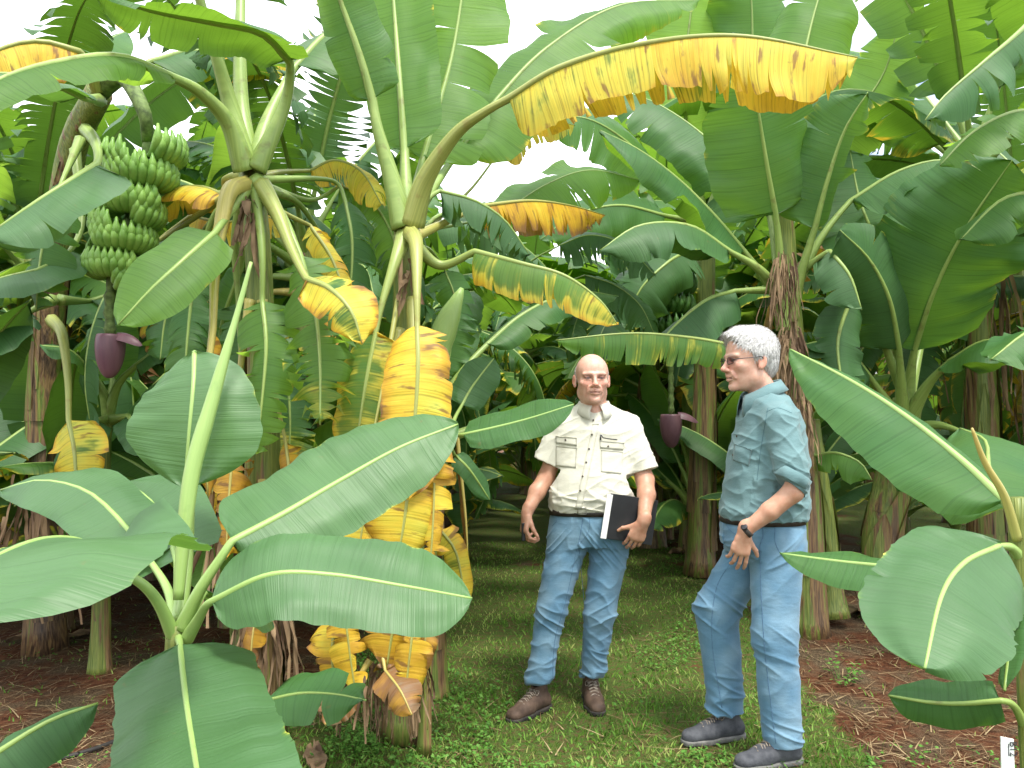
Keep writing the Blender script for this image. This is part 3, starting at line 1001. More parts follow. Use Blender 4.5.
px_lf(pa, [(238, 300, 3.85), (240, 350, 3.85), (245, 400, 3.85), (250, 450, 3.85)], 38, pet=[(246, 180, 3.65), (235, 240, 3.8)], face=(0, -1, .2), fold=.25, curl=.4, tear=20, depth=1.05, gap=.5, mat='leaf', r0=.03, r1=.014, seed=50)
px_lf(pa, [(240, 270, 4.0), (220, 330, 4.1), (215, 400, 4.1)], 44, pet=[(246, 185, 3.7)], face=(0, -1, .3), fold=.3, tear=6, mat='leaf', r0=.03, r1=.014, seed=51)
px_lf(pa, [(228, 196, 4.0), (200, 186, 4.1), (165, 190, 4.2), (130, 212, 4.3)], 34, pet=[(246, 175, 3.7), (225, 180, 3.9)], face=(0, .2, 1), fold=.5, curl=.6, tear=6, age=.42, edge=.2, hang=.4, r0=.03, r1=.014, seed=52)
dry_strips(pa, P(250, 200, 3.55), .35, 8, 5, .06)
dry_strips(pa, P(235, 470, 3.6), .7, 12, 6, .12)
dry_strips(pa, P(300, 470, 3.6), .7, 14, 8, .15)

# plant B : middle, with the long yellow leaf
B0 = A([P(408, 600, 3.75)[0], 3.75, 0])
pb = empty('banana_plant', B0, 'banana plant in the middle with the long yellow leaf and yellow dead skirt', 'banana plant')
stem(pb, [B0, P(408, 500, 3.75), P(406, 330, 3.75), P(406, 232, 3.7)], .10, .055, seed=13, age0=.7, age1=-.2)
px_lf(pb, [(508, 97, 3.35), (560, 66, 3.22), (640, 43, 3.1), (740, 35, 3.0), (858, 57, 2.95)], 70, pet=[(412, 225, 3.65), (425, 180, 3.58), (455, 135, 3.48), (485, 112, 3.4)],
      face=(0, -.35, 1), fold=1.15, curl=.35, foldR=1.0, curlR=.3, hang=.15, hangR=.35, tear=10, depth=.75, jit=.13, age=.36, edge=.07, mat='leaf', r0=.06, r1=.018, seed=61, n=70, m=9, wr=.92, base=.08, tip=.2, gap=.25)
px_lf(pb, [(404, 150, 3.75), (400, 90, 3.8), (395, 20, 3.9), (388, -70, 4.0)], 46, pet=[(408, 228, 3.68), (406, 190, 3.7)], face=(-.2, -1, .2), fold=.15, curl=.3, tear=1, mat='leaf_bright', r0=.05, r1=.022, seed=62, m=8, base=.15)
px_lf(pb, [(372, 100, 3.6), (358, 50, 3.55), (340, 0, 3.5), (320, -60, 3.4)], 40, pet=[(404, 228, 3.66), (392, 180, 3.65), (378, 130, 3.62)], face=(-.3, -.9, .5), fold=.3, curl=.4, tear=3, mat='leaf', r0=.06, r1=.022, seed=63)
px_lf(pb, [(422, 160, 4.0), (440, 100, 4.1), (455, 40, 4.2), (470, -60, 4.3)], 60, pet=[(412, 225, 3.7), (416, 190, 3.85)], face=(0, -1, .3), fold=.1, curl=.3, tear=3, depth=.9, mat='leaf_bright', r0=.04, r1=.018, seed=64, m=7)
px_lf(pb, [(458, 150, 4.3), (500, 95, 4.5), (550, 45, 4.7), (620, 5, 4.9), (700, 0, 5.1)], 56, pet=[(412, 222, 3.75), (435, 185, 4.0)], face=(.3, -.6, .9), fold=.25, curl=.35, tear=3, mat='leaf_bright', r0=.03, r1=.018, seed=65, edge=.15)
# dark tattered leaf to the right
px_lf(pb, [(440, 190, 3.9), (475, 200, 3.95), (505, 220, 4.0), (530, 255, 4.05)], 40, pet=[(410, 235, 3.7), (422, 205, 3.8)], face=(0, -.3, 1), fold=.8, curl=.5, hang=.5, tear=16, depth=.95, jit=.2, mat='leaf_dark', r0=.03, r1=.012, seed=66)
# leaf arching right, half yellow
px_lf(pb, [(475, 250, 3.7), (520, 262, 3.62), (565, 275, 3.6), (600, 300, 3.6), (618, 325, 3.62)], 44, pet=[(410, 240, 3.7), (440, 265, 3.75)], face=(.1, -.4, 1), fold=.65, curl=.6, hang=.3, hangR=.5, tear=7, depth=.7,
      age=.13, edge=.3, tipage=.18, mat='leaf_bright', r0=.035, r1=.016, seed=67, m=8, n=60)
# yellow hanging leaves: the skirt
px_lf(pb, [(417, 325, 3.3), (418, 370, 3.22), (414, 430, 3.18), (408, 500, 3.17)], 40, pet=[(410, 232, 3.66), (416, 245, 3.5), (417, 290, 3.36)], face=(.05, -1, .1), fold=.1, curl=.3, tear=5, depth=.5, jit=.2, age=.41, edge=.16,
      r0=.045, r1=.013, seed=71, n=60, m=9, base=.2, tip=.4)
px_lf(pb, [(376, 330, 3.45), (368, 370, 3.4), (360, 420, 3.38), (352, 480, 3.37)], 38, pet=[(404, 235, 3.66), (395, 262, 3.55), (383, 300, 3.48)], face=(-.1, -1, .1), fold=.2, curl=.4, tear=3, age=.16, edge=.2, tipage=.15,
      mat='leaf_bright', r0=.04, r1=.012, seed=72, m=8)
px_lf(pb, [(412, 440, 3.25), (408, 490, 3.2), (402, 535, 3.18), (396, 560, 3.18)], 50, pet=[(412, 300, 3.6), (414, 380, 3.35)], face=(.1, -1, .05), fold=.1, curl=.45, tear=12, jit=.5, missing=.3, gap=.6, age=.45, edge=.2, r0=.03, r1=.012, seed=73, n=60, m=9)
px_lf(pb, [(372, 470, 3.35), (362, 520, 3.3), (352, 540, 3.28), (345, 570, 3.28)], 46, pet=[(400, 330, 3.6), (385, 410, 3.45)], face=(-.2, -1, .05), fold=.1, curl=.5, tear=12, jit=.5, missing=.35, gap=.6, age=.46, edge=.25, r0=.03, r1=.012, seed=74, n=60, m=9)
px_lf(pb, [(400, 560, 3.2), (398, 600, 3.15), (392, 635, 3.13), (386, 672, 3.13)], 44, pet=[(408, 420, 3.5), (405, 500, 3.3)], face=(.2, -1, .05), fold=.3, curl=.7, tear=12, jit=.6, missing=.35, gap=.6, age=.50, edge=.22, tipage=.25, r0=.03, r1=.012, seed=75, m=9)
px_lf(pb, [(340, 590, 3.3), (335, 625, 3.25), (332, 655, 3.23), (335, 690, 3.23)], 38, pet=[(395, 420, 3.6), (360, 530, 3.4)], face=(-.1, -1, .05), fold=.3, curl=.8, tear=12, jit=.6, missing=.35, gap=.6, age=.48, edge=.2, tipage=.2, r0=.03, r1=.012, seed=76, m=8)
px_lf(pb, [(440, 530, 3.5), (455, 550, 3.5), (462, 580, 3.5), (466, 610, 3.5)], 22, pet=[(412, 420, 3.65), (425, 500, 3.55)], face=(.2, -1, .05), fold=.3, curl=.8, tear=5, jit=.4, age=.42, edge=.2, r0=.02, r1=.008, seed=77)
px_lf(pb, [(458, 440, 3.75), (462, 480, 3.72), (466, 520, 3.7), (468, 560, 3.7)], 12, pet=[(412, 380, 3.75), (440, 400, 3.75)], face=(.4, -1, .05), fold=1, curl=1.2, tear=8, age=.85, r0=.02, r1=.01, seed=78)
dry_strips(pb, P(392, 665, 3.2), .26, 60, 21, .14, wid=.008)
dry_strips(pb, P(352, 665, 3.3), .26, 50, 22, .13, wid=.008)
dry_strips(pb, P(410, 260, 3.6), .3, 7, 23, .05)
# leaf behind, up-right petioles
px_lf(pb, [(480, 205, 4.2), (530, 200, 4.5), (570, 205, 4.8), (605, 215, 5.0)], 36, pet=[(412, 238, 3.75), (440, 225, 3.95)], face=(0, 0, 1), fold=1.2, curl=.2, hang=.9, tear=14, depth=.8, jit=.1, age=.55, edge=.25, r0=.03, r1=.012, seed=79)

# plant C : bearing the bunch
C0 = A([P(48, 560, 5.1)[0], 5.1, 0])
pc = empty('banana_plant', C0, 'banana plant at the far left with a big hanging green bunch and purple blossom', 'banana plant')
stem(pc, [C0, P(42, 440, 5.1), P(50, 320, 5.0), P(70, 160, 4.7), P(100, 90, 4.4)], .105, .07, seed=15, age0=1.2, age1=.1)
bt = P(147, 160, 4.05)
bt[2] += .05
st_o = bunch(pc, bt, .71, 11, .20, .17, seed=5, below=.24, budsize=.22, fingers=26)
nb = MB()
nb.tube(spline([P(100, 92, 4.25), P(122, 76, 4.1), P(144, 112, 3.95), bt + A([0, 0, .05])], 16), np.linspace(.05, .03, 16), 8)
nb.build('stalk_neck', M['bstalk'], pc)
px_lf(pc, [(80, 50, 4.0), (40, 40, 3.9), (0, 48, 3.8), (-60, 80, 3.7)], 46, pet=[(98, 90, 4.2)], face=(0, -.2, 1), fold=1.1, hang=.7, tear=6, age=.4, edge=.1, seed=81, r0=.04, r1=.018)
px_lf(pc, [(84, 96, 3.7), (56, 84, 3.5), (20, 74, 3.3), (-50, 72, 3.1)], 34, pet=[(100, 100, 4.3), (95, 99, 4.0)], face=(-.1, -.9, .7), fold=.2, tear=1, mat='leaf_wax', seed=82, r0=.04, r1=.018, m=8)
px_lf(pc, [(96, 163, 3.55), (66, 182, 3.4), (30, 205, 3.3), (-20, 240, 3.2)], 62, pet=[(86, 130, 4.5), (94, 140, 4.2), (98, 152, 3.8)], face=(-.1, -.5, 1), fold=.3, curl=.7, foldR=.8, tear=2, mat='leaf_wax', seed=83, r0=.04, r1=.018, m=8)
px_lf(pc, [(150, 60, 4.4), (200, 50, 4.7), (260, 70, 5.0)], 44, pet=[(102, 92, 4.3)], face=(0, -.4, 1), fold=.5, tear=5, mat='leaf', seed=84, r0=.04, r1=.018)
px_lf(pc, [(70, 250, 4.0), (40, 268, 3.8), (10, 275, 3.7), (-40, 290, 3.6)], 34, pet=[(75, 150, 4.3), (82, 220, 4.15)], face=(0, -.5, 1), fold=.3, mat='leaf_wax', seed=85, r0=.03, r1=.014)
px_lf(pc, [(68, 420, 4.0), (74, 450, 3.95), (76, 490, 3.93), (76, 540, 3.93)], 34, pet=[(52, 320, 4.25), (62, 335, 4.1), (68, 380, 4.05)], face=(0, -1, .1), fold=.3, curl=.5, tear=10, age=.35, edge=.2, tipage=.3, seed=86, r0=.035, r1=.014, jit=.5)
px_lf(pc, [(30, 310, 4.5), (0, 330, 4.4), (-40, 360, 4.3)], 30, pet=[(52, 300, 4.3)], face=(0, -.5, 1), fold=.4, tear=5, seed=87, mat='leaf_dark')
px_lf(pc, [(90, 300, 4.6), (130, 290, 4.7), (170, 300, 4.8)], 30, pet=[(60, 300, 4.35)], face=(0, -.5, 1), fold=.4, tear=5, seed=88, mat='leaf_dark')

# small plant D behind the blossom
D0 = A([P(103, 545, 4.6)[0], 4.6, 0])
pd_ = empty('young_banana_plant', D0, 'slim young banana plant standing behind the purple blossom', 'banana plant')
stem(pd_, [D0, P(104, 480, 4.6), P(108, 410, 4.6)], .055, .03, seed=17, age0=.1, age1=-.3, sheaths=False)
px_lf(pd_, [(135, 365, 4.5), (165, 345, 4.5), (200, 345, 4.5)], 26, pet=[(108, 415, 4.6), (118, 385, 4.55)], face=(0, -.5, 1), seed=91, mat='leaf')
px_lf(pd_, [(90, 370, 4.5), (70, 350, 4.4), (40, 345, 4.3)], 26, pet=[(108, 415, 4.6), (102, 390, 4.55)], face=(0, -.5, 1), seed=92, mat='leaf')
px_lf(pd_, [(95, 420, 4.4), (80, 440, 4.3), (68, 475, 4.2)], 24, pet=[(108, 420, 4.6)], face=(0, -.8, 1), seed=93, mat='leaf_dark')
px_lf(pd_, [(112, 380, 4.7), (113, 340, 4.8), (112, 300, 4.9)], 24, pet=[(108, 415, 4.6)], face=(0, -1, .4), seed=94, mat='leaf_bright')
px_lf(pd_, [(128, 415, 4.4), (140, 430, 4.3), (150, 455, 4.25)], 22, pet=[(110, 420, 4.6)], face=(0, -.8, 1), seed=95, mat='leaf_dark')

for k_, a_ in enumerate([
    # torn fronds hanging between the two big left plants
    dict(mid=[(186, 262, 4.4), (176, 290, 4.3), (165, 320, 4.25), (160, 360, 4.2)], W=34, pet=[(235, 215, 4.2), (200, 235, 4.4)], mat='leaf', tear=18, depth=1.0, gap=.5),
    dict(mid=[(345, 200, 4.3), (352, 240, 4.2), (350, 290, 4.15), (342, 340, 4.1)], W=36, pet=[(300, 190, 4.2), (330, 180, 4.3)], mat='leaf', tear=24, depth=1.1, gap=.55, hang=.3),
    dict(mid=[(340, 185, 4.6), (370, 200, 4.6), (392, 235, 4.6), (398, 280, 4.6)], W=36, pet=[(310, 200, 4.4)], mat='leaf_bright', tear=24, depth=1.1, gap=.55, hang=.4),
    dict(mid=[(190, 215, 4.4), (225, 222, 4.3), (262, 215, 4.3), (295, 232, 4.3)], W=28, pet=[(160, 240, 4.5)], mat='leaf', tear=22, depth=.9, gap=.4, hang=.9, age=.44),
    dict(mid=[(310, 225, 4.0), (330, 255, 3.95), (345, 290, 3.9), (362, 315, 3.9)], W=22, pet=[(270, 205, 3.8)], mat='leaf', tear=24, depth=1.0, gap=.5, hang=.4, age=.42),
    dict(mid=[(290, 60, 4.8), (270, 50, 4.8), (235, 55, 4.8), (190, 66, 4.8)], W=34, pet=[(254, 165, 3.75), (290, 95, 4.4)], mat='leaf', tear=12, depth=.8, gap=.3, hang=1.0, age=.36),
    dict(mid=[(330, 250, 4.6), (345, 300, 4.5), (350, 350, 4.45), (346, 400, 4.4)], W=34, pet=[(270, 190, 3.9), (300, 205, 4.3)], mat='leaf_bright', tear=24, depth=1.1, gap=.55, hang=.3),
    dict(mid=[(196, 270, 4.0), (190, 310, 3.95), (186, 355, 3.9), (184, 400, 3.9)], W=30, pet=[(246, 190, 3.75), (215, 215, 3.9)], mat='leaf', tear=22, depth=1.1, gap=.55, hang=.2),
    dict(mid=[(310, 170, 4.5), (335, 160, 4.5), (362, 172, 4.5), (382, 205, 4.5)], W=30, pet=[(254, 178, 3.8), (280, 172, 4.2)], mat='leaf', tear=20, depth=1.0, gap=.5, hang=.7, age=.4),
    dict(mid=[(270, 330, 4.3), (285, 370, 4.25), (290, 420, 4.2), (288, 470, 4.2)], W=30, pet=[(255, 240, 4.0), (262, 290, 4.2)], mat='leaf', tear=22, depth=1.1, gap=.5, tipage=.3),
    dict(mid=[(228, 380, 4.2), (222, 420, 4.15), (214, 470, 4.1), (212, 520, 4.1)], W=24, pet=[(248, 300, 4.0), (236, 350, 4.2)], mat='leaf', tear=18, depth=1.0, age=.55, gap=.5),
]):
    a_ = dict(a_)
    if k_ < 5: a_['pet'] = [(250, 180, 3.75)] + a_['pet'][-1:]
    px_lf(pa, a_.pop('mid'), a_.pop('W'), pet=a_.pop('pet'), face=(0, -.8, .6), fold=.3, curl=.5, jit=.35, r0=.024, r1=.011, n=70, m=5, seed=500 + k_, **a_)
for k_, a_ in enumerate([
    dict(mid=[(470, 215, 4.5), (500, 235, 4.6), (530, 268, 4.7), (548, 305, 4.8)], W=34, pet=[(415, 240, 3.8), (440, 215, 4.1)], mat='leaf_dark', tear=26, depth=1.1, gap=.55, hang=.5),
    dict(mid=[(500, 150, 4.8), (515, 128, 4.9), (540, 118, 5.0), (575, 125, 5.1)], W=30, pet=[(425, 230, 4.0), (470, 190, 4.5)], mat='leaf', tear=12, depth=.8, hang=.7, age=.36),
    dict(mid=[(445, 270, 4.4), (455, 300, 4.4), (452, 340, 4.4), (446, 380, 4.4)], W=26, pet=[(410, 245, 3.8), (430, 250, 4.1)], mat='leaf', tear=20, depth=1.0, gap=.5),
    dict(mid=[(560, 245, 6.0), (590, 235, 6.0), (625, 245, 6.0), (655, 275, 6.0)], W=34, pet=[(500, 290, 6.0), (530, 262, 6.0)], mat='leaf_dark', tear=20, depth=1.1, gap=.5, hang=.6),
    dict(mid=[(585, 275, 6.2), (615, 285, 6.2), (640, 305, 6.2), (655, 335, 6.2)], W=30, pet=[(520, 300, 6.0)], mat='leaf_dark', tear=20, depth=1.1, gap=.5, hang=.6),
    dict(mid=[(350, 690, 3.15), (335, 705, 3.0), (325, 725, 2.95)], W=20, pet=[(370, 660, 3.2)], mat='leaf', tear=8, age=.88, depth=.8),
    dict(mid=[(385, 670, 3.1), (400, 690, 3.0), (412, 715, 2.95)], W=24, pet=[(380, 640, 3.2)], mat='leaf', tear=8, age=.85, depth=.8),
    dict(mid=[(372, 440, 3.3), (366, 500, 3.22), (358, 560, 3.2), (352, 625, 3.2)], W=26, pet=[(398, 300, 3.6), (382, 390, 3.4)], mat='leaf', tear=16, depth=1.0, gap=.6, age=.46, missing=.3),
    dict(mid=[(430, 420, 3.3), (434, 480, 3.24), (432, 540, 3.2), (426, 600, 3.2)], W=24, pet=[(412, 300, 3.6), (422, 370, 3.4)], mat='leaf', tear=16, depth=1.0, gap=.6, age=.56, missing=.3),
    dict(mid=[(352, 560, 3.2), (346, 610, 3.14), (350, 655, 3.12), (356, 695, 3.12)], W=26, pet=[(385, 420, 3.5), (362, 500, 3.3)], mat='leaf', tear=18, depth=1.0, gap=.6, age=.52, missing=.3),
    dict(mid=[(410, 590, 3.15), (412, 630, 3.08), (408, 670, 3.06), (404, 712, 3.06)], W=26, pet=[(408, 430, 3.5), (412, 530, 3.25)], mat='leaf', tear=18, depth=1.0, gap=.6, age=.55, missing=.3),
    dict(mid=[(500, 215, 5.2), (545, 185, 5.4), (590, 170, 5.6), (640, 180, 5.8)], W=46, pet=[(412, 232, 3.8), (455, 225, 4.5)], mat='leaf_bright', tear=6, depth=.7),
    dict(mid=[(432, 600, 3.3), (425, 640, 3.2), (420, 680, 3.2)], W=16, pet=[(410, 560, 3.4)], mat='leaf', tear=10, age=.8, depth=.9),
]):
    a_ = dict(a_)
    px_lf(pb, a_.pop('mid'), a_.pop('W'), pet=a_.pop('pet'), face=(0, -.8, .6), fold=.3, curl=.5, jit=.35, r0=.015, r1=.006, n=60, m=5, seed=540 + k_, **a_)

px_lf(pa, [(262, 300, 3.5), (266, 345, 3.42), (262, 400, 3.4), (256, 455, 3.42)], 36, pet=[(256, 190, 3.6), (262, 250, 3.5)], face=(.1, -1, .2), fold=.3, curl=.5, tear=22, depth=1.05, gap=.5, mat='leaf_bright', r0=.03, r1=.012, seed=601, m=5, n=70)
px_lf(pa, [(236, 420, 3.5), (232, 460, 3.45), (228, 510, 3.42), (226, 560, 3.42)], 30, pet=[(250, 300, 3.6), (240, 370, 3.55)], face=(.1, -1, .1), fold=.5, curl=.8, tear=14, depth=.9, gap=.5, age=.72, r0=.025, r1=.008, seed=602, m=5)
px_lf(pa, [(285, 440, 3.55), (290, 480, 3.5), (292, 530, 3.5), (290, 590, 3.5)], 26, pet=[(262, 300, 3.6), (275, 390, 3.6)], face=(.1, -1, .1), fold=.6, curl=.9, tear=14, depth=.9, gap=.5, age=.6, tipage=.3, r0=.025, r1=.008, seed=603, m=5)
px_lf(pa, [(262, 560, 3.5), (258, 600, 3.45), (252, 640, 3.4), (250, 680, 3.4)], 22, pet=[(262, 480, 3.62)], face=(.1, -1, .1), fold=.6, curl=.9, tear=14, depth=.9, gap=.5, age=.85, r0=.02, r1=.006, seed=604, m=5)
px_lf(pc, [(62, 180, 3.9), (50, 215, 3.85), (40, 260, 3.82), (36, 310, 3.82)], 34, pet=[(80, 140, 4.15)], face=(.1, -1, .2), fold=.4, curl=.5, tear=16, depth=1.0, gap=.4, mat='leaf', r0=.03, r1=.012, seed=605, m=5)
dry_strips(pc, P(40, 480, 4.1), .7, 26, 61, .16, wid=.014)
dry_strips(pa, P(262, 600, 3.55), .45, 30, 62, .14, wid=.012)

# sucker E whose leaf crosses the bald man's shoulder
E0 = A([P(425, 600, 3.55)[0], 3.55, 0])
pe = empty('banana_sucker', E0, 'banana sucker whose oval leaf crosses the shoulder of the bald man', 'banana plant')
stem(pe, [E0, P(432, 560, 3.5), P(447, 436, 3.4)], .028, .016, seed=19, age0=.1, age1=-.2, sheaths=False)
px_lf(pe, [(463, 434, 3.3), (495, 427, 3.28), (530, 418, 3.26), (574, 404, 3.24)], 24, pet=[(448, 440, 3.4), (455, 436, 3.35)], face=(0, -.8, .7), fold=.08, curl=.2, seed=101, mat='leaf', r0=.014, r1=.008, m=8, tip=.4, base=.2, rib='rib_pale')
px_lf(pe, [(462, 405, 3.75), (470, 390, 3.78), (480, 376, 3.8), (494, 358, 3.82)], 21, pet=[(448, 438, 3.45), (455, 418, 3.65)], face=(.2, -.9, .5), fold=.1, seed=102, mat='leaf_dark', r0=.014, r1=.008, m=8)
px_lf(pe, [(440, 480, 3.5), (430, 505, 3.5), (424, 540, 3.5)], 10, pet=[(447, 440, 3.4)], face=(0, -.8, .7), seed=103, mat='leaf', r0=.014, r1=.008)
px_lf(pe, [(455, 455, 3.5), (470, 470, 3.5), (490, 500, 3.55)], 12, pet=[(447, 440, 3.4)], face=(0, -.8, .7), seed=104, mat='leaf_dark', r0=.014, r1=.008)
sp = MB()
sp.tube(spline([P(437, 380, 4.2), P(443, 335, 4.2), P(462, 288, 4.2)], 14), A([.02, .03, .04, .05, .055, .06, .065, .065, .06, .055, .045, .035, .025, .01]) * 1.05, 10)
# fat rolled leaf of the plant behind
F0 = A([P(430, 560, 4.3)[0], 4.3, 0])
pf = plant('banana_plant', F0, 'banana plant with a fat light green rolled leaf right of the yellow leaves', H=1.55, nl=6, seed=111, r=.09, L=1.1, W=.2, old=1, dry=2, az=[2.2, 1.4, .6, 2.9, 1.9, .2], tear=5)
sp.build('rolled_leaf', M['rib_pale'], pf, attrs={'age': np.zeros(140)})

# ------------------------------------------------------------------ right row
G0 = A([P(806, 612, 5.2)[0], 5.2, .06])
pg = empty('banana_plant', G0, 'banana plant behind the white haired man with dry brown leaf strips down its stem', 'banana plant')
stem(pg, [G0, P(806, 500, 5.2), P(796, 380, 5.2), P(782, 200, 5.2)], .115, .065, seed=25, age0=.75, age1=-.1)
st2 = stem(pg, [P(830, 615, 5.35), P(826, 540, 5.35), P(812, 420, 5.3)], .1, .05, seed=26, age0=.5, age1=0)
dry_strips(pg, P(783, 255, 4.85), .5, 60, 31, .07, wid=.007)
dry_strips(pg, P(790, 330, 4.8), .5, 60, 32, .07, wid=.007)
dry_strips(pg, P(800, 400, 4.85), .4, 50, 33, .07, wid=.007)
kd = dict(mat='leaf', m=7)
px_lf(pg, [(776, 215, 4.9), (768, 170, 4.8), (760, 120, 4.7), (752, 70, 4.6)], 62, pet=[(783, 330, 5.1), (780, 260, 5.0)], face=(-.1, -1, -.1), fold=.15, curl=.3, tear=1.5, r0=.05, r1=.02, seed=201, **kd)
px_lf(pg, [(815, 230, 4.9), (828, 180, 4.8), (845, 130, 4.7), (868, 92, 4.6)], 52, pet=[(790, 320, 5.1), (802, 270, 5.0)], face=(.1, -.8, -.3), fold=.5, curl=.6, tear=7, depth=.7, r0=.05, r1=.02, seed=202, edge=.12, **kd)
px_lf(pg, [(745, 250, 5.0), (715, 215, 4.9), (680, 180, 4.8), (640, 150, 4.7), (600, 130, 4.6)], 44, pet=[(782, 300, 5.1)], face=(-.2, -.5, 1), fold=.4, curl=.4, tear=2, r0=.05, r1=.018, seed=203, **kd)
px_lf(pg, [(730, 250, 4.8), (690, 225, 4.7), (640, 225, 4.6), (600, 250, 4.5)], 50, pet=[(782, 300, 5.1), (760, 270, 4.9)], face=(-.1, -.35, 1), fold=.5, curl=.5, tear=2, r0=.05, r1=.018, seed=204, mat='leaf_dark', m=7)
px_lf(pg, [(770, 215, 5.4), (720, 150, 5.5), (660, 105, 5.6), (600, 85, 5.7)], 56, pet=[(782, 300, 5.2)], face=(0, -.6, 1), fold=.3, tear=3, r0=.04, r1=.018, seed=205, **kd)
px_lf(pg, [(850, 200, 5.2), (900, 170, 5.1), (950, 160, 5.0), (1000, 180, 4.9)], 55, pet=[(790, 300, 5.2), (820, 240, 5.2)], face=(0, -.4, 1), fold=.5, tear=4, r0=.04, r1=.018, seed=206, **kd)
px_lf(pg, [(800, 150, 5.6), (800, 90, 5.7), (810, 30, 5.8), (830, -40, 5.9)], 60, pet=[(784, 260, 5.3)], face=(0, -1, .3), fold=.2, tear=2, r0=.04, r1=.02, seed=207, mat='leaf_bright', m=7)
px_lf(pg, [(735, 290, 5.0), (705, 300, 4.9), (670, 330, 4.85), (650, 360, 4.8)], 40, pet=[(782, 290, 5.1)], face=(0, -.5, 1), fold=.6, curl=.5, tear=2, r0=.04, r1=.016, seed=208, mat='leaf_dark', m=7)
px_lf(pg, [(830, 250, 4.9), (850, 275, 4.8), (862, 310, 4.75)], 34, pet=[(790, 280, 5.1)], face=(.3, -.8, .6), fold=.6, curl=.5, tear=4, r0=.04, r1=.016, seed=209, mat='leaf_dark', m=7)
px_lf(pg, [(735, 345, 4.75), (690, 337, 4.7), (630, 333, 4.65), (556, 340, 4.6)], 34, pet=[(785, 360, 5.1), (760, 352, 4.9)], face=(0, -.75, .8), fold=.5, curl=.7, hang=.3, tear=20, depth=.6, jit=.12, r0=.03, r1=.012, seed=210, mat='leaf_bright', m=7, age=.12, n=70, gap=.3)
px_lf(pg, [(815, 455, 5.1), (835, 452, 5.0), (860, 462, 4.9), (872, 480, 4.85)], 26, pet=[(800, 440, 5.2)], face=(0, -.3, 1), fold=.9, curl=.3, hang=.4, tear=6, r0=.03, r1=.012, seed=211, mat='leaf_bright', m=7)

# plant H : right, big dark leaf
H0 = A([P(885, 600, 5.6)[0], 5.6, .08])
ph_ = empty('banana_plant', H0, 'banana plant at the right with bulky pale leaf bases and wide dark leaves', 'banana plant')
stem(ph_, [H0, P(882, 540, 5.6), P(893, 480, 5.6), P(908, 400, 5.6)], .15, .09, seed=28, age0=.6, age1=-.1)
px_lf(ph_, [(915, 350, 5.3), (935, 290, 5.0), (965, 230, 4.8), (1012, 160, 4.6)], 84, pet=[(905, 420, 5.5), (909, 385, 5.45)], face=(-.1, -1, -.2), fold=.15, curl=.4, tear=2.5, depth=.5, r0=.07, r1=.022, seed=221, n=60, edge=.08, **kd)
px_lf(ph_, [(900, 350, 5.2), (890, 300, 5.0), (870, 260, 4.9), (840, 230, 4.8)], 50, pet=[(903, 420, 5.5)], face=(-.2, -.8, .3), fold=.4, curl=.4, tear=3, r0=.06, r1=.02, seed=222, mat='leaf_dark', m=7)
px_lf(ph_, [(950, 360, 5.1), (985, 340, 4.8), (1030, 340, 4.6)], 40, pet=[(908, 420, 5.5), (928, 385, 5.3)], face=(0, -.3, 1), fold=.5, tear=3, r0=.06, r1=.02, seed=223, **kd)
px_lf(ph_, [(870, 375, 5.3), (850, 350, 5.2), (830, 340, 5.1), (800, 345, 5.0)], 34, pet=[(900, 420, 5.5)], face=(0, -.3, 1), fold=.6, tear=3, r0=.05, r1=.018, seed=224, mat='leaf_dark', m=7)
px_lf(ph_, [(925, 330, 6.0), (930, 270, 6.2), (925, 200, 6.4)], 60, pet=[(906, 410, 5.6)], face=(0, -1, .4), fold=.3, tear=3, r0=.05, r1=.02, seed=225, **kd)
px_lf(ph_, [(960, 430, 5.2), (1000, 455, 5.0), (1040, 500, 4.9)], 34, pet=[(908, 430, 5.55), (935, 425, 5.4)], face=(0, -.4, 1), fold=.6, hang=.3, tear=7, r0=.05, r1=.016, seed=226, mat='leaf_bright', m=7)
px_lf(ph_, [(850, 300, 5.0), (838, 340, 4.95), (842, 385, 4.9), (848, 425, 4.9)], 30, pet=[(905, 400, 5.5), (870, 310, 5.2)], face=(-.2, -.9, .4), fold=.4, curl=.5, tear=6, r0=.04, r1=.014, seed=228, mat='leaf_dark', m=7)
px_lf(ph_, [(880, 250, 5.4), (860, 200, 5.5), (850, 150, 5.6)], 55, pet=[(903, 400, 5.6), (892, 320, 5.4)], face=(0, -1, .2), fold=.2, tear=3, seed=229, mat='leaf', m=7)
px_lf(ph_, [(890, 470, 5.3), (930, 465, 5.1), (975, 475, 5.0), (1010, 500, 4.9)], 30, pet=[(900, 430, 5.55), (888, 450, 5.4)], face=(0, -.3, 1), fold=.9, hang=.5, tear=12, depth=.8, r0=.04, r1=.014, seed=227, mat='leaf', m=7)
dry_strips(ph_, P(872, 560, 5.45), .4, 14, 41, .12, wid=.04)

# plant with tattered leaf in the top right corner
I0 = A([3.3, 4.6, 0])
pi_ = empty('banana_plant', I0, 'banana plant beyond the right edge with a curled tattered leaf against the sky', 'banana plant')
stem(pi_, [I0, I0 + A([0, 0, 1.2]), I0 + A([-.05, 0, 2.4])], .13, .07, seed=29)
px_lf(pi_, [(1060, -10, 4.2), (1020, 30, 4.0), (985, 60, 3.9), (945, 95, 3.85), (925, 120, 3.8)], 52, pet=[(1080, 100, 4.6), (1090, 20, 4.4)], face=(-.2, -.2, 1), fold=.9, curl=1.2, hang=.5, tear=8, depth=.95, jit=.8, r0=.05, r1=.02, seed=231, mat='leaf', m=8)
px_lf(pi_, [(1040, 190, 4.4), (1000, 200, 4.4), (960, 240, 4.4)], 40, pet=[(1080, 210, 4.6)], face=(0, -.4, 1), fold=.5, tear=5, seed=232, mat='leaf', m=7)
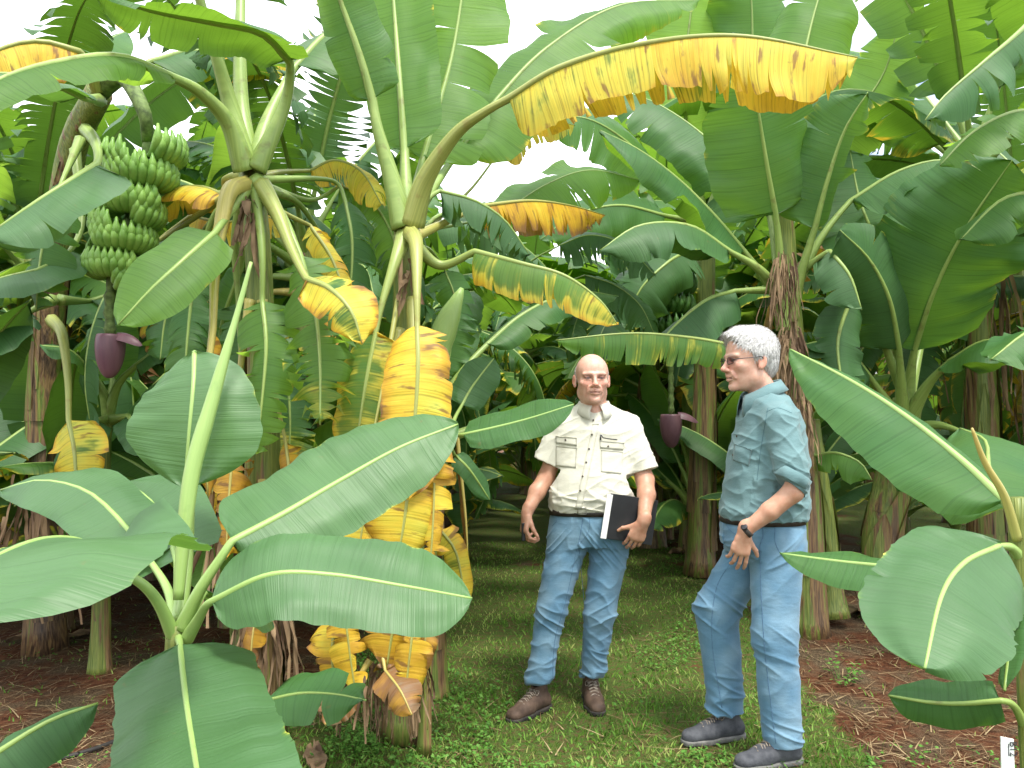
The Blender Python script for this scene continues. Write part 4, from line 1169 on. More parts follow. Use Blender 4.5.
px_lf(pi_, [(1060, 120, 4.4), (1020, 110, 4.2), (975, 130, 4.1), (940, 165, 4.0)], 40, pet=[(1080, 170, 4.6)], face=(0, -.4, 1), fold=.5, tear=6, jit=.6, seed=233, mat='leaf_bright', m=7)
px_lf(pi_, [(1070, 320, 4.3), (1030, 330, 4.2), (990, 360, 4.1)], 36, pet=[(1085, 260, 4.6)], face=(0, -.4, 1), fold=.5, tear=5, seed=234, mat='leaf', m=7)

# tall plant in the gap between the rows of the two men
J0 = A([P(700, 560, 7.6)[0], 7.6, 0])
pj = empty('banana_plant', J0, 'tall banana plant whose broad leaves rise right above the long yellow leaf', 'banana plant')
stem(pj, [J0, P(704, 400, 7.6), P(706, 215, 7.6)], .14, .08, seed=33, age0=.6)
for k_, (md_, W_, pt_, mt_) in enumerate([
        ([(690, 150, 7.4), (684, 90, 7.3), (690, 20, 7.2), (700, -50, 7.2)], 56, [(705, 220, 7.6), (698, 185, 7.5)], 'leaf_bright'),
        ([(660, 175, 7.2), (625, 140, 7.0), (585, 118, 6.8), (535, 118, 6.6)], 46, [(704, 225, 7.6), (682, 195, 7.4)], 'leaf'),
        ([(735, 140, 7.3), (750, 80, 7.2), (752, 10, 7.1), (745, -50, 7.0)], 54, [(706, 220, 7.6), (720, 180, 7.5)], 'leaf'),
        ([(770, 190, 7.2), (830, 140, 7.0), (880, 80, 6.9), (900, 20, 6.8)], 48, [(708, 225, 7.6), (735, 205, 7.4)], 'leaf_bright'),
        ([(665, 215, 7.0), (620, 205, 6.8), (575, 215, 6.6), (540, 240, 6.5)], 42, [(704, 235, 7.6), (690, 222, 7.3)], 'leaf'),
        ([(690, 250, 7.1), (668, 262, 6.9), (640, 290, 6.8), (625, 330, 6.8)], 42, [(704, 240, 7.6)], 'leaf_dark')]):
    px_lf(pj, md_, W_, pet=pt_, face=(0, -.9, .5), fold=.25, curl=.4, tear=[2, 4, 3, 5, 4, 6][k_], depth=.6, mat=mt_, r0=.05, r1=.02, seed=640 + k_, m=6)

# plants behind the two men
for k, (px, py, d, rr, lab) in enumerate([
        (652, 520, 9.2, .15, 'banana plant with a purple blossom just right of the bald man'),
        (692, 515, 8.8, .15, 'banana plant with a green and brown streaked stem left of the white haired man'),
        (730, 520, 10.2, .14, 'shadowed dark stemmed banana plant half hidden by the white haired man')]):
    b0 = A([P(px, py, d)[0], d, 0])
    o = plant('banana_plant', b0, lab, H=2.5, nl=9, seed=120 + k, r=rr, L=1.9, W=.32, mat='leaf_dark' if k != 1 else 'leaf', old=2, dry=1)
    if k == 0:
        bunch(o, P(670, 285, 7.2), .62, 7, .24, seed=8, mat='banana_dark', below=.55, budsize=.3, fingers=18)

# ------------------------------------------------------------------ the plantation further back
random.seed(23)
GRP = 'banana plants of the rows further back'
protos = []
spots = []
for r_, (xb, sl) in enumerate([(-1.75, -.02), (-4.2, -.05), (-7.2, -.1), (1.9, .10), (5.0, .15), (8.3, .2), (-11, -.1), (12, .2)]):
    for j in range(9):
        y = 6.9 + j * 2.1 + (r_ % 2) * .9
        if r_ in (3,) and y < 8.5: continue
        if r_ in (4,) and y < 6.5: continue
        x = xb + sl * (y - 4) + random.uniform(-.3, .3)
        if abs(x) > y * .72 + 1.2: continue
        spots.append((x, y + random.uniform(-.3, .3)))
for (x, y) in [(-.6, 17.5), (.5, 19), (1.2, 16.5), (0.0, 23), (-3.7, 6.1), (-4.6, 6.3), (-5.4, 6.9), (3.9, 6.6), (4.9, 5.9), (-2.6, 7.3), (-3.5, 8), (-.9, 13.2), (1.7, 13.8), (.3, 15.5), (-1.2, 15.5), (2.2, 10.8), (3.4, 11.5), (-1.6, 6.3), (1.6, 9.6), (-1.1, 9.2)]:
    spots.append((x, y))
spots.sort(key=lambda q: q[1])
midsp = [q for q in spots if abs(q[0]) < 2.2][:2]
for q in midsp: spots.remove(q)
spots[4:4] = midsp
for k in range(6):
    protos.append(plant('banana_plant', (0, 0, 0), 'banana plant', GRP, H=[2.2, 2.6, 1.9, 2.9, 2.4, 2.1][k], nl=13, seed=300 + k, r=.12, L=[1.9, 2.1, 1.6, 2.2, 1.8, 1.9][k], W=.31,
                        mat=['leaf', 'leaf_dark', 'leaf_bright', 'leaf', 'leaf_dark', 'leaf'][k], tear=[8, 12, 5, 9, 20, 18][k], depth=[.65, .7, .6, .7, 1.05, .95][k], old=[4, 3, 4, 4, 4, 3][k], n=[26, 40, 26, 30, 48, 48][k], m=4, droop=(.8, 2.5), elev=(1.3, .1), gap=[.3, .35, .3, .3, .45, .4][k], edge=[.25, .1, .3, .2, .0, .1][k], hang=[0, .2, 0, 0, .45, .5][k]))
index_kids()
side_words = lambda px: ('at the left edge' if px < 110 else 'behind the hanging bunch' if px < 200 else 'behind the left fan of stalks' if px < 330 else 'behind the long yellow leaf' if px < 470 else
                         'behind the bald man' if px < 640 else 'behind the gap between the men' if px < 720 else 'behind the white haired man' if px < 830 else 'behind the pale leaf bases' if px < 930 else 'at the right edge')
ranks = ['first', 'second', 'third', 'fourth', 'fifth', 'sixth', 'seventh', 'eighth', 'ninth', 'tenth', 'eleventh', 'twelfth', 'thirteenth', 'fourteenth']
cnt = {}
for k, (x, y) in enumerate(spots):
    kk = k % 6
    if k >= 6 and kk > 3 and (abs(x) > 2.4 or y > 11): kk -= 4
    pr = protos[kk]
    o = pr if k < 6 else dup(pr)
    s = random.uniform(1.0, 1.35)
    o.location = (x, y, 0)
    o.rotation_euler = (random.uniform(-.04, .04), random.uniform(-.04, .04), random.uniform(0, 6.28))
    o.scale = (s, s, s)
    px = CX + F_PX * x / y
    w_ = side_words(px)
    cnt[w_] = cnt.get(w_, 0) + 1
    o['label'] = '%s nearest banana plant of the back rows %s' % (ranks[min(cnt[w_], 14) - 1], w_)

# undergrowth: suckers between the rows
sproto = [plant('banana_sucker', (0, 0, 0), 'sucker', 'suckers between the back rows', H=.55, nl=9, seed=400 + k, r=.05, L=.95, W=.2, mat=['leaf_dark', 'leaf', 'leaf_bright'][k], old=0, dry=0, tear=2, n=20, m=4,
                elev=(1.3, .6), droop=(.5, 1.3), pl=.3) for k in range(3)]
index_kids()
cnt2 = {}
sp_list = [(-3.1, 5.5), (-3.1, 5.6), (-1.75, 5.2), (-1.3, 6.6), (-2.4, 6.9), (-4.2, 6.2), (-1.0, 8.4), (1.9, 8.4), (2.9, 8.8), (-3.0, 9), (3.6, 9.8), (1.6, 11), (-1.1, 11), (4.4, 8), (-5.4, 8.2), (-1.1, 13), (1.8, 13), (0.2, 16), (5.6, 8.6), (-1.0, 12.2), (-1.2, 10.2), (1.6, 10.3), (.2, 18), (1.5, 12.2), (-3.6, 4.6), (-3.4, 5.9), (-2.0, 5.7), (-4.4, 5.3), (-3.3, 7.4), (-2.2, 8.2), (2.5, 7.2), (5.2, 6.8), (4.7, 9.6), (-.9, 14.5), (1.9, 9.8)]
for k, (x, y) in enumerate(sp_list):
    pr = sproto[k % 3]
    o = pr if k < 3 else dup(pr)
    s = random.uniform(.9, 1.5)
    o.location = (x, y, 0)
    o.rotation_euler = (0, 0, random.uniform(0, 6.28))
    o.scale = (s, s, s)
    w_ = side_words(CX + F_PX * x / y)
    cnt2[w_] = cnt2.get(w_, 0) + 1
    o['label'] = '%s nearest low banana sucker of the back rows %s' % (ranks[min(cnt2[w_], 14) - 1], w_)

# ------------------------------------------------------------------ small things on the ground
M['hose'] = simple_mat('black_hose', (.012, .011, .01), (.03, .025, .022), 30, .6, .1)
h = MB()
hp = [(-3.4, 2.05), (-2.6, 2.75), (-2.1, 3.25), (-1.75, 3.6), (-1.6, 4.3), (-1.6, 5.2)]
h.tube(spline([A([x, y, gz(x, y) + .012]) for x, y in hp], 60), .011, 8)
tag(h.build('irrigation_hose', M['hose']), 'thin black irrigation hose lying on the red soil at the left', 'hose')


def weed(px, py, r, n, seed, label, upright=False):
    rs = np.random.default_rng(seed)
    x, y = gp(px, py)
    V, Fc, ag = [], [], []
    for k in range(n):
        a, rad_ = rs.uniform(0, 6.28), r * math.sqrt(rs.uniform(0, 1))
        cx, cy = x + math.cos(a) * rad_, y + math.sin(a) * rad_
        cz = gz(cx, cy) + rs.uniform(.01, .9 * r * (1 - (rad_ / r) ** 2) + .03) * (1.6 if upright else 1)
        L = r * rs.uniform(.1, .2) * (1.5 if upright else 1)
        b = rs.uniform(0, 6.28)
        d = A([math.cos(b), math.sin(b), rs.uniform(-.3, .5)])
        s = A([-math.sin(b), math.cos(b), rs.uniform(-.3, .3)])
        c = A([cx, cy, cz])
        o_ = len(V)
        V += [c, c + d * L * .5 + s * L * .35, c + d * L, c + d * L * .5 - s * L * .35]
        Fc.append((o_, o_ + 1, o_ + 2, o_ + 3))
        ag += [rs.uniform(0, 1)] * 4
        if k % 5 == 0:
            o_ = len(V)
            b0 = A([x + (cx - x) * .4, y + (cy - y) * .4, gz(x, y)])
            V += [b0, b0 + A([.003, 0, 0]), c]
            Fc.append((o_, o_ + 1, o_ + 2))
            ag += [.3] * 3
    tag(mk('weed', V, Fc, M['weed'], attrs={'age': ag}), label, 'weed', 'weeds beside the lane')


weed(398, 722, .14, 420, 1, 'bright green feathery weed left of the brown shoe')
weed(352, 752, .12, 300, 2, 'low green weed at the bottom edge below the dead leaves')
weed(430, 655, .10, 200, 3, 'small green weed beside the tip of the wide pale leaf')
weed(842, 682, .11, 70, 4, 'upright leafy weed on the straw right of the white haired man', True)
weed(985, 640, .13, 120, 5, 'dark green weed beneath the right hand young plant', True)
litter('dead_leaf', *gp(315, 765), .28, .1, 1.9, 'pale brown curled dead leaf at the bottom edge')
litter('dead_leaf', *gp(690, 555), .5, .16, .4, 'grey curled dead leaf on the soil between the two men')
litter('dead_leaf', *gp(858, 622), .62, .2, .9, 'large crumpled brown dead leaf at the foot of the right stems')
litter('dead_leaf', *gp(745, 455), 1.2, .3, .2, 'long brown dead leaf lying far back between the stems')
litter('dead_leaf', *gp(60, 640), .6, .12, .5, 'brown dead leaf beside the black hose')
litter('dead_leaf', *gp(230, 560), .8, .2, .2, 'brown dead leaf behind the pale young plant')
# ================================================================== people
class SDF:
    """a solid described by blended shapes, turned into one continuous surface"""
    def __init__(s, lo, hi, h):
        s.lo, s.h = np.asarray(lo, float), h
        n = np.ceil((np.asarray(hi) - s.lo) / h).astype(int) + 1
        s.D = np.full(n, 1.0, np.float32)
        s.ax = [(s.lo[k] + h * np.arange(n[k])).astype(np.float32) for k in range(3)]

    def _box(s, lo, hi):
        sl = []
        for k in range(3):
            a = int(np.clip(math.floor((lo[k] - s.lo[k]) / s.h), 0, s.D.shape[k] - 1))
            b = int(np.clip(math.ceil((hi[k] - s.lo[k]) / s.h) + 1, a + 1, s.D.shape[k]))
            sl.append(slice(a, b))
        X = s.ax[0][sl[0]][:, None, None]
        Y = s.ax[1][sl[1]][None, :, None]
        Z = s.ax[2][sl[2]][None, None, :]
        return tuple(sl), X, Y, Z

    def _op(s, sl, d, k, op):
        a = s.D[sl]
        if op == 'add':
            if k <= 0: s.D[sl] = np.minimum(a, d); return
            h = np.clip(.5 + .5 * (a - d) / k, 0, 1)
            s.D[sl] = a * (1 - h) + d * h - k * h * (1 - h)
        elif op == 'sub':
            if k <= 0: s.D[sl] = np.maximum(a, -d); return
            h = np.clip(.5 - .5 * (a + d) / k, 0, 1)
            s.D[sl] = a * (1 - h) + (-d) * h + k * h * (1 - h)
        elif op == 'cut':
            s.D[sl] = np.maximum(a, d)

    def cone(s, a, b, ra, rb, k=.02, op='add', flat=None):
        a, b = np.asarray(a, float), np.asarray(b, float)
        m = max(ra, rb) + k + .03
        sl, X, Y, Z = s._box(np.minimum(a, b) - m, np.maximum(a, b) + m)
        ba = b - a
        L2 = float(ba @ ba) + 1e-12
        t = np.clip(((X - a[0]) * ba[0] + (Y - a[1]) * ba[1] + (Z - a[2]) * ba[2]) / L2, 0, 1)
        qx, qy, qz = X - a[0] - t * ba[0], Y - a[1] - t * ba[1], Z - a[2] - t * ba[2]
        if flat is not None:
            ax, f = norm(flat[0]), flat[1] - 1
            dd = (qx * ax[0] + qy * ax[1] + qz * ax[2]) * f
            qx, qy, qz = qx + ax[0] * dd, qy + ax[1] * dd, qz + ax[2] * dd
        d = np.sqrt(qx * qx + qy * qy + qz * qz) - (ra + (rb - ra) * t)
        s._op(sl, d.astype(np.float32), k, op)

    def ell(s, c, r, R=None, k=.02, op='add'):
        c, r = np.asarray(c, float), np.asarray(r, float)
        m = max(r) + k + .03
        sl, X, Y, Z = s._box(c - m, c + m)
        R = np.eye(3) if R is None else R
        q = [(X - c[0]) * R[0, j] + (Y - c[1]) * R[1, j] + (Z - c[2]) * R[2, j] for j in range(3)]
        k0 = np.sqrt(sum((q[j] / r[j]) ** 2 for j in range(3)))
        k1 = np.sqrt(sum((q[j] / r[j] ** 2) ** 2 for j in range(3))) + 1e-9
        s._op(sl, (k0 * (k0 - 1) / k1).astype(np.float32), k, op)

    def loft(s, tab, k=.03, op='add', e=2.4):
        t = A(sorted(tab), float)      # z, cx, cy, rx, ry
        m = .04 + k
        lo = A([(t[:, 1] - t[:, 3]).min() - m, (t[:, 2] - t[:, 4]).min() - m, t[0, 0] - m])
        hi = A([(t[:, 1] + t[:, 3]).max() + m, (t[:, 2] + t[:, 4]).max() + m, t[-1, 0] + m])
        sl, X, Y, Z = s._box(lo, hi)
        z = Z.ravel()
        f = [np.interp(z, t[:, 0], t[:, j])[None, None, :] for j in range(1, 5)]
        q = (np.abs((X - f[0]) / f[2]) ** e + np.abs((Y - f[1]) / f[3]) ** e) ** (1 / e)
        d = (q - 1) * np.minimum(f[2], f[3])
        dz = np.maximum(t[0, 0] - Z, Z - t[-1, 0])
        d = np.maximum(d, dz)
        s._op(sl, d.astype(np.float32), k, op)

    def cut(s, p, n, R=.25):
        """remove everything beyond the plane through p with normal n, near p"""
        p, n = np.asarray(p, float), norm(n)
        sl, X, Y, Z = s._box(p - R, p + R)
        d = (X - p[0]) * n[0] + (Y - p[1]) * n[1] + (Z - p[2]) * n[2]
        r2 = (X - p[0]) ** 2 + (Y - p[1]) ** 2 + (Z - p[2]) ** 2
        d = np.where(r2 < R * R, d, -1.0)
        s._op(sl, d.astype(np.float32), 0, 'cut')

    def mesh(s):
        D = s.D
        I = D < 0
        nx_, ny_, nz_ = D.shape
        c = np.zeros((nx_ - 1, ny_ - 1, nz_ - 1), np.uint8)
        for dx in (0, 1):
            for dy in (0, 1):
                for dz in (0, 1):
                    c += I[dx:nx_ - 1 + dx, dy:ny_ - 1 + dy, dz:nz_ - 1 + dz]
        act = np.argwhere((c > 0) & (c < 8))
        idm = np.full(c.shape, -1, np.int32)
        idm[act[:, 0], act[:, 1], act[:, 2]] = np.arange(len(act))
        del c
        acc = np.zeros((len(act), 3))
        cn = np.zeros(len(act))
        corners = [(i, j, k) for i in (0, 1) for j in (0, 1) for k in (0, 1)]
        for a in corners:
            for ax in range(3):
                if a[ax]: continue
                b = list(a); b[ax] = 1
                va = D[act[:, 0] + a[0], act[:, 1] + a[1], act[:, 2] + a[2]].astype(float)
                vb = D[act[:, 0] + b[0], act[:, 1] + b[1], act[:, 2] + b[2]].astype(float)
                x = (va < 0) != (vb < 0)
                t = np.where(x, va / np.where(x, va - vb, 1), 0)
                pt_ = np.tile(A(a, float), (len(act), 1))
                pt_[:, ax] += t
                acc[x] += pt_[x]
                cn[x] += 1
        V = s.lo + s.h * (act + acc / cn[:, None])
        F = []
        for ax in range(3):
            o1, o2 = [(1, 2), (2, 0), (0, 1)][ax]
            sa = [slice(0, -1)] * 3
            sb = [slice(0, -1)] * 3
            sa[ax] = slice(0, -1); sb[ax] = slice(1, None)
            for o_ in (o1, o2):
                sa[o_] = slice(1, -1); sb[o_] = slice(1, -1)
            Ia, Ib = I[tuple(sa)], I[tuple(sb)]
            e = np.argwhere(Ia != Ib)
            fl_ = Ia[e[:, 0], e[:, 1], e[:, 2]]
            base_ = e.copy()
            base_[:, o1] += 1
            base_[:, o2] += 1
            qd = []
            for d1, d2 in ((-1, -1), (0, -1), (0, 0), (-1, 0)):
                q = base_.copy()
                q[:, o1] += d1
                q[:, o2] += d2
                qd.append(idm[q[:, 0], q[:, 1], q[:, 2]])
            qd = np.stack(qd, 1)
            qd[~fl_] = qd[~fl_][:, ::-1]
            F.append(qd)
        F = np.vstack(F)
        F = F[(F >= 0).all(1)]
        # smooth the lattice steps a little
        for it in range(2):
            sm = np.zeros_like(V)
            ct = np.zeros(len(V))
            for a_, b_ in ((0, 1), (1, 2), (2, 3), (3, 0)):
                np.add.at(sm, F[:, a_], V[F[:, b_]])
                np.add.at(ct, F[:, a_], 1)
                np.add.at(sm, F[:, b_], V[F[:, a_]])
                np.add.at(ct, F[:, b_], 1)
            V = V * .5 + .5 * sm / np.maximum(ct, 1)[:, None]
        return V, F


def vnormals(V, F):
    n = np.cross(V[F[:, 2]] - V[F[:, 0]], V[F[:, 3]] - V[F[:, 1]])
    out = np.zeros_like(V)
    for k in range(4): np.add.at(out, F[:, k], n)
    return norm(out)


def fold_noise(V, Nv, fn):
    d = np.fromiter((fn(p) for p in V), float, len(V))
    return V + Nv * d[:, None]


def ridge(p, s, off=0.0):
    v = max(0.0, 1 - abs(mnoise.noise(Vector((p[0] * s[0] + off, p[1] * s[1], p[2] * s[2] + off)))) * 2.7)
    return v * v * 1.25


def skin_mat():
    m, nt = new_mat('skin')
    g = N(nt)
    c = g('ShaderNodeVertexColor', layer_name='Col').outputs[0]
    oc = g('ShaderNodeTexCoord').outputs['Object']
    n = g.noise(oc, 38, 4)
    n2 = g.noise(oc, 260, 3)
    col = g.mix(.6, c, g.ramp(n, [(.35, (.86, .68, .62)), (.6, (1, 1, 1))]), 'MULTIPLY')
    bp = g('ShaderNodeBump', {'Strength': .25, 'Distance': .0015, 'Height': n2})
    b = g('ShaderNodeBsdfPrincipled', {'Base Color': col, 'Roughness': .48, 'Normal': bp, 'Subsurface Weight': .12, 'Subsurface Radius': (.01, .004, .002), 'Subsurface Scale': .6, 'Specular IOR Level': .45})
    g.out(b.outputs[0])
    return m


def cloth_mat(name, c0, c1, weave=900, fade=None, rough=.85, bump=.25, streak=(1, 1, 1)):
    m, nt = new_mat(name)
    g = N(nt)
    oc = g('ShaderNodeTexCoord').outputs['Object']
    n = g.noise(g.mapping(oc, streak), 9, 4)
    wv = g.noise(g.mapping(oc, (1, 1, .35)), weave, 2)
    col = g.ramp(n, [(.3, c0), (.7, c1)])
    if fade is not None:
        n3 = g.noise(oc, 5.5, 2)
        col = g.mix(g.ramp(n3, [(.45, (0, 0, 0)), (.65, (.6, .6, .6))]), col, fade)
    col = g.mix(.35, col, g.ramp(wv, [(.3, (.6, .6, .6)), (.7, (1, 1, 1))]), 'MULTIPLY')
    n4 = g.noise(g.mapping(oc, (1, 1, 2.2)), 22, 3)
    h_ = g.math('ADD', g.math('MULTIPLY', wv, .15), n4)
    bp = g('ShaderNodeBump', {'Strength': bump, 'Distance': .008, 'Height': h_})
    b = g('ShaderNodeBsdfPrincipled', {'Base Color': col, 'Roughness': rough, 'Normal': bp, 'Specular IOR Level': .2, 'Sheen Weight': .15})
    g.out(b.outputs[0])
    return m


M['skin'] = skin_mat()
M['cream'] = cloth_mat('cream_cotton', (.58, .565, .47), (.66, .645, .55))
M['teal'] = cloth_mat('teal_cotton', (.115, .205, .215), (.145, .245, .255), bump=.35)
M['denim'] = cloth_mat('light_denim', (.085, .185, .28), (.12, .235, .34), fade=(.21, .33, .42), streak=(1, 1, .3), bump=.35)
M['seam'] = simple_mat('denim_seam', (.05, .11, .19), (.09, .17, .27), 90, .9)
M['leather'] = simple_mat('dark_leather_belt', (.018, .014, .012), (.035, .026, .02), 40, .5)
M['brown_shoe'] = simple_mat('brown_shoe_leather', (.045, .026, .017), (.10, .062, .042), 22, .75, .3)
M['grey_shoe'] = simple_mat('dark_grey_shoe_fabric', (.035, .037, .045), (.075, .078, .088), 28, .8, .4)
M['rubber'] = simple_mat('black_rubber', (.015, .014, .013), (.05, .042, .035), 30, .85)
M['rubber_grey'] = simple_mat('grey_rubber', (.09, .09, .085), (.17, .165, .155), 30, .85)
M['lace'] = simple_mat('shoe_lace', (.16, .13, .10), (.26, .22, .18), 60, .9)
M['metal'] = simple_mat('grey_metal', (.25, .24, .22), (.4, .38, .35), 40, .3, .05, metal=1.0)
M['dark_metal'] = simple_mat('dark_wire', (.03, .03, .035), (.06, .055, .055), 40, .35, .05, metal=.6)
M['hair_white'] = simple_mat('white_hair', (.30, .29, .285), (.70, .69, .67), 160, .6, .5, 260, (1, 1, .22), 3, .3, .6)
M['folder'] = simple_mat('black_folder', (.012, .013, .015), (.02, .021, .024), 10, .42, .1)
M['paper'] = simple_mat('white_paper', (.70, .71, .70), (.78, .78, .76), 60, .8, .05)
M['button'] = simple_mat('dark_button', (.05, .04, .035), (.09, .07, .05), 40, .4)
m_, nt_ = new_mat('tinted_lens')
g = N(nt_)
b1 = g('ShaderNodeBsdfPrincipled', {'Base Color': (.06, .03, .05, 1), 'Roughness': .05})
b2 = g('ShaderNodeBsdfTransparent', {'Color': (.84, .76, .8, 1)})
g.out(g('ShaderNodeMixShader', {0: .82, 1: b1, 2: b2}).outputs[0])
M['lens'] = m_


def rotz(a):
    return A([[math.cos(a), -math.sin(a), 0], [math.sin(a), math.cos(a), 0], [0, 0, 1.]])


def head_sdf(s, c, R, sc, wx=1.0):
    W = lambda p: c + R @ (A(p, float) * A([wx, 1, 1]) * sc)
    def E(p, r, k=.02, op='add', Rl=None):
        s.ell(W(p), A(r) * A([wx, 1, 1]) * sc, R if Rl is None else R @ Rl, k * sc, op)
    def K(a, b, ra, rb, k=.012, op='add', flat=None):
        s.cone(W(a), W(b), ra * sc, rb * sc, k * sc, op, None if flat is None else (R @ A(flat[0], float), flat[1]))
    E((0, .014, .034), (.074, .095, .094))
    E((0, -.034, .040), (.063, .056, .066), .025)
    E((0, -.030, -.030), (.063, .062, .072), .025)
    E((0, -.030, -.078), (.050, .054, .040), .02)
    E((0, -.028, -.096), (.036, .050, .024), .02)
    E((0, -.078, -.104), (.024, .017, .018), .016)
    for sx in (1, -1):
        E((sx * .047, .004, -.066), (.022, .030, .036), .02)
        E((sx * .043, -.066, -.022), (.021, .018, .018), .02)
        K((sx * .010, -.092, .022), (sx * .048, -.080, .022), .009, .008, .010)
        E((sx * .030, -.104, .002), (.0185, .018, .0115), .010, 'sub')
        E((sx * .030, -.079, .003), (.0135, .0125, .0125), .003)
        K((sx * .018, -.090, .010), (sx * .044, -.084, .009), .0032, .003, .004)
        K((sx * .019, -.089, -.0065), (sx * .042, -.084, -.006), .003, .0025, .006)
        E((sx * .0125, -.103, -.036), (.0085, .010, .008), .006)
        K((sx * .024, -.094, -.040), (sx * .036, -.082, -.070), .004, .003, .008)
        # ear
        Re = rotz(sx * -.35)
        E((sx * .079, .016, -.006), (.0075, .019, .031), .006, 'add', Re)
        E((sx * .087, .012, -.003), (.006, .010, .017), .005, 'sub', Re)
        E((sx * .077, .010, -.030), (.007, .011, .011), .006, 'add')
    K((0, -.089, .016), (0, -.111, -.026), .0085, .0105, .012)
    E((0, -.116, -.030), (.0125, .0115, .0105), .008)
    E((0, -.083, -.060), (.030, .016, .020), .014)
    K((-.021, -.088, -.063), (0, -.0985, -.0605), .004, .0062, .006)
    K((.021, -.088, -.063), (0, -.0985, -.0605), .004, .0062, .006)
    K((-.018, -.088, -.0725), (0, -.0965, -.074), .004, .007, .006)
    K((.018, -.088, -.0725), (0, -.0965, -.074), .004, .007, .006)
    K((-.024, -.093, -.0675), (.024, -.093, -.0675), .0025, .0025, .003, 'sub')
    K((-.012, -.104, -.0672), (.012, -.104, -.0672), .0032, .0032, .003, 'sub')
    E((0, -.093, -.090), (.016, .006, .005), .008, 'sub')
    return W


def hand_sdf(s, o, R, sc=1.0, curl=(.5, .6, .7, .8), thumb=(.5, .4), spread=.05):
    """fingers along local -z, thumb on local +x, palm facing local -y"""
    W = lambda p: o + R @ (A(p, float) * sc)
    s.cone(W((0, .0, .03)), W((0, 0, -.015)), .027 * sc, .027 * sc, .02, flat=(R[:, 1], 1.3))
    s.cone(W((.014, 0, -.03)), W((.024, 0, -.078)), .021 * sc, .018 * sc, .014, flat=(R[:, 1], 1.45))
    s.cone(W((-.012, 0, -.03)), W((-.024, 0, -.072)), .021 * sc, .017 * sc, .014, flat=(R[:, 1], 1.4))
    s.cone(W((0, 0, -.03)), W((0, .001, -.078)), .022 * sc, .019 * sc, .014, flat=(R[:, 1], 1.45))
    roots = [(.031, -.080), (.0105, -.086), (-.0105, -.083), (-.030, -.074)]
    lens = [(.042, .025, .020), (.046, .029, .021), (.043, .027, .020), (.034, .020, .018)]
    for f in range(4):
        x, z = roots[f]
        th = 0.0
        sx = (1.5 - f) * spread
        p = A([x, 0, z])
        rad = [.0092, .0085, .0078, .0068]
        rad = [r * (.9 if f == 3 else 1) for r in rad]
        s.cone(W(p + A([0, 0, .02])), W(p), .0095 * sc, rad[0] * sc, .006)
        for j in range(3):
            th += curl[f] * (.8, 1.1, .8)[j]
            d = A([sx, -math.sin(th), -math.cos(th)])
            q = p + norm(d) * lens[f][j]
            s.cone(W(p), W(q), rad[j] * sc, rad[j + 1] * sc, .0035)
            p = q
    a, b = thumb
    p0 = A([.018, -.006, -.018])
    p1 = p0 + A([.026 * math.sin(a) + .008, -.012, -.030])
    p2 = p1 + A([.030 * math.sin(a), -.010 * b, -.030 * math.cos(a)])
    p3 = p2 + A([.024 * math.sin(a * .6), -.014 * b, -.024 * math.cos(a * .6)])
    s.cone(W(p0), W(p1), .016 * sc, .0125 * sc, .012)
    s.cone(W(p1), W(p2), .012 * sc, .0102 * sc, .005)
    s.cone(W(p2), W(p3), .0102 * sc, .008 * sc, .004)
    return W


def paint_head(V, W_inv, skin, bald):
    """face colouring: lips, brows, eyes, cheeks, cropped hair, and shade painted into eye sockets and mouth creases"""
    L = W_inv(V)
    x, y, z = L[:, 0], L[:, 1], L[:, 2]
    col = np.tile(A(skin), (len(V), 1))
    nearhead = (z > -.125) & (np.abs(x) < .12) & (np.abs(y) < .14)
    def blend(mask, c, a=1.0):
        mk_ = (np.clip(mask, 0, 1) * a * nearhead)[:, None]
        col[:] = col * (1 - mk_) + A(c) * mk_
    gs = lambda d, w: np.exp(-(d / w) ** 2)
    front = y < -.05
    blend(gs(np.hypot(np.abs(x) - .043, (z + .025)), .02) * front, A(skin) * A([1.03, .76, .72]), .5)
    blend(gs(np.hypot(x, (z + .032)), .016) * front, A(skin) * A([1.05, .68, .62]), .6)
    lip = gs(np.abs(z + .067) / 1.0, .0075) * gs(x, .021) * (y < -.078)
    blend(lip, A(skin) * A([.8, .55, .52]), .7)
    blend(gs(z + .0675 + .25 * np.maximum(0, np.abs(x) - .012), .0026) * (np.abs(x) < .023) * (y < -.078), (.07, .02, .02), .85)
    brow = gs(z - .0265 + .12 * (np.abs(np.abs(x) - .03)), .005) * gs(np.abs(x) - .030, .018) * (y < -.06)
    blend(brow, (.27, .19, .15) if bald else (.33, .26, .22), .75)
    blend(gs(np.hypot((np.abs(x) - .030) / 1.7, (z - .006)), .011) * (y < -.055) * 1.5, A(skin) * A([.36, .26, .24]), .9)  # shade of the eye sockets, painted into the skin colour
    eye = (np.abs(z - .002) < .0036 * np.sqrt(np.clip(1 - ((np.abs(x) - .030) / .014) ** 2, 0, 1))) & (y < -.07)
    blend(eye * 1.0, (.13, .10, .09), .9)
    blend(gs(np.hypot(np.abs(x) - .030, z - .003), .0048) * (y < -.07) * 1.3, (.03, .03, .035), 1)
    blend((np.abs(x) > .073) * gs(y - .015, .03) * gs(z, .05), A(skin) * A([1.0, .66, .6]), .6)
    blend(gs(np.abs(x) - .035, .004) * gs(z + .056, .02) * (y < -.06), A(skin) * A([.7, .5, .45]), .5)  # painted shading along the creases beside the mouth
    if bald:
        sidehair = 1 / (1 + np.exp(-(y - .002 - .35 * np.clip(z - .02, -.05, .2)) / .006)) * (np.abs(x) > .035 + 0 * y) * (z > -.03) * (z < .085)
        back = (y > .05) * (z > -.055) * (z < .09)
        blend(np.maximum(sidehair * (np.abs(x) < .076 + .0), back), (.42, .38, .34), .65)
    return col


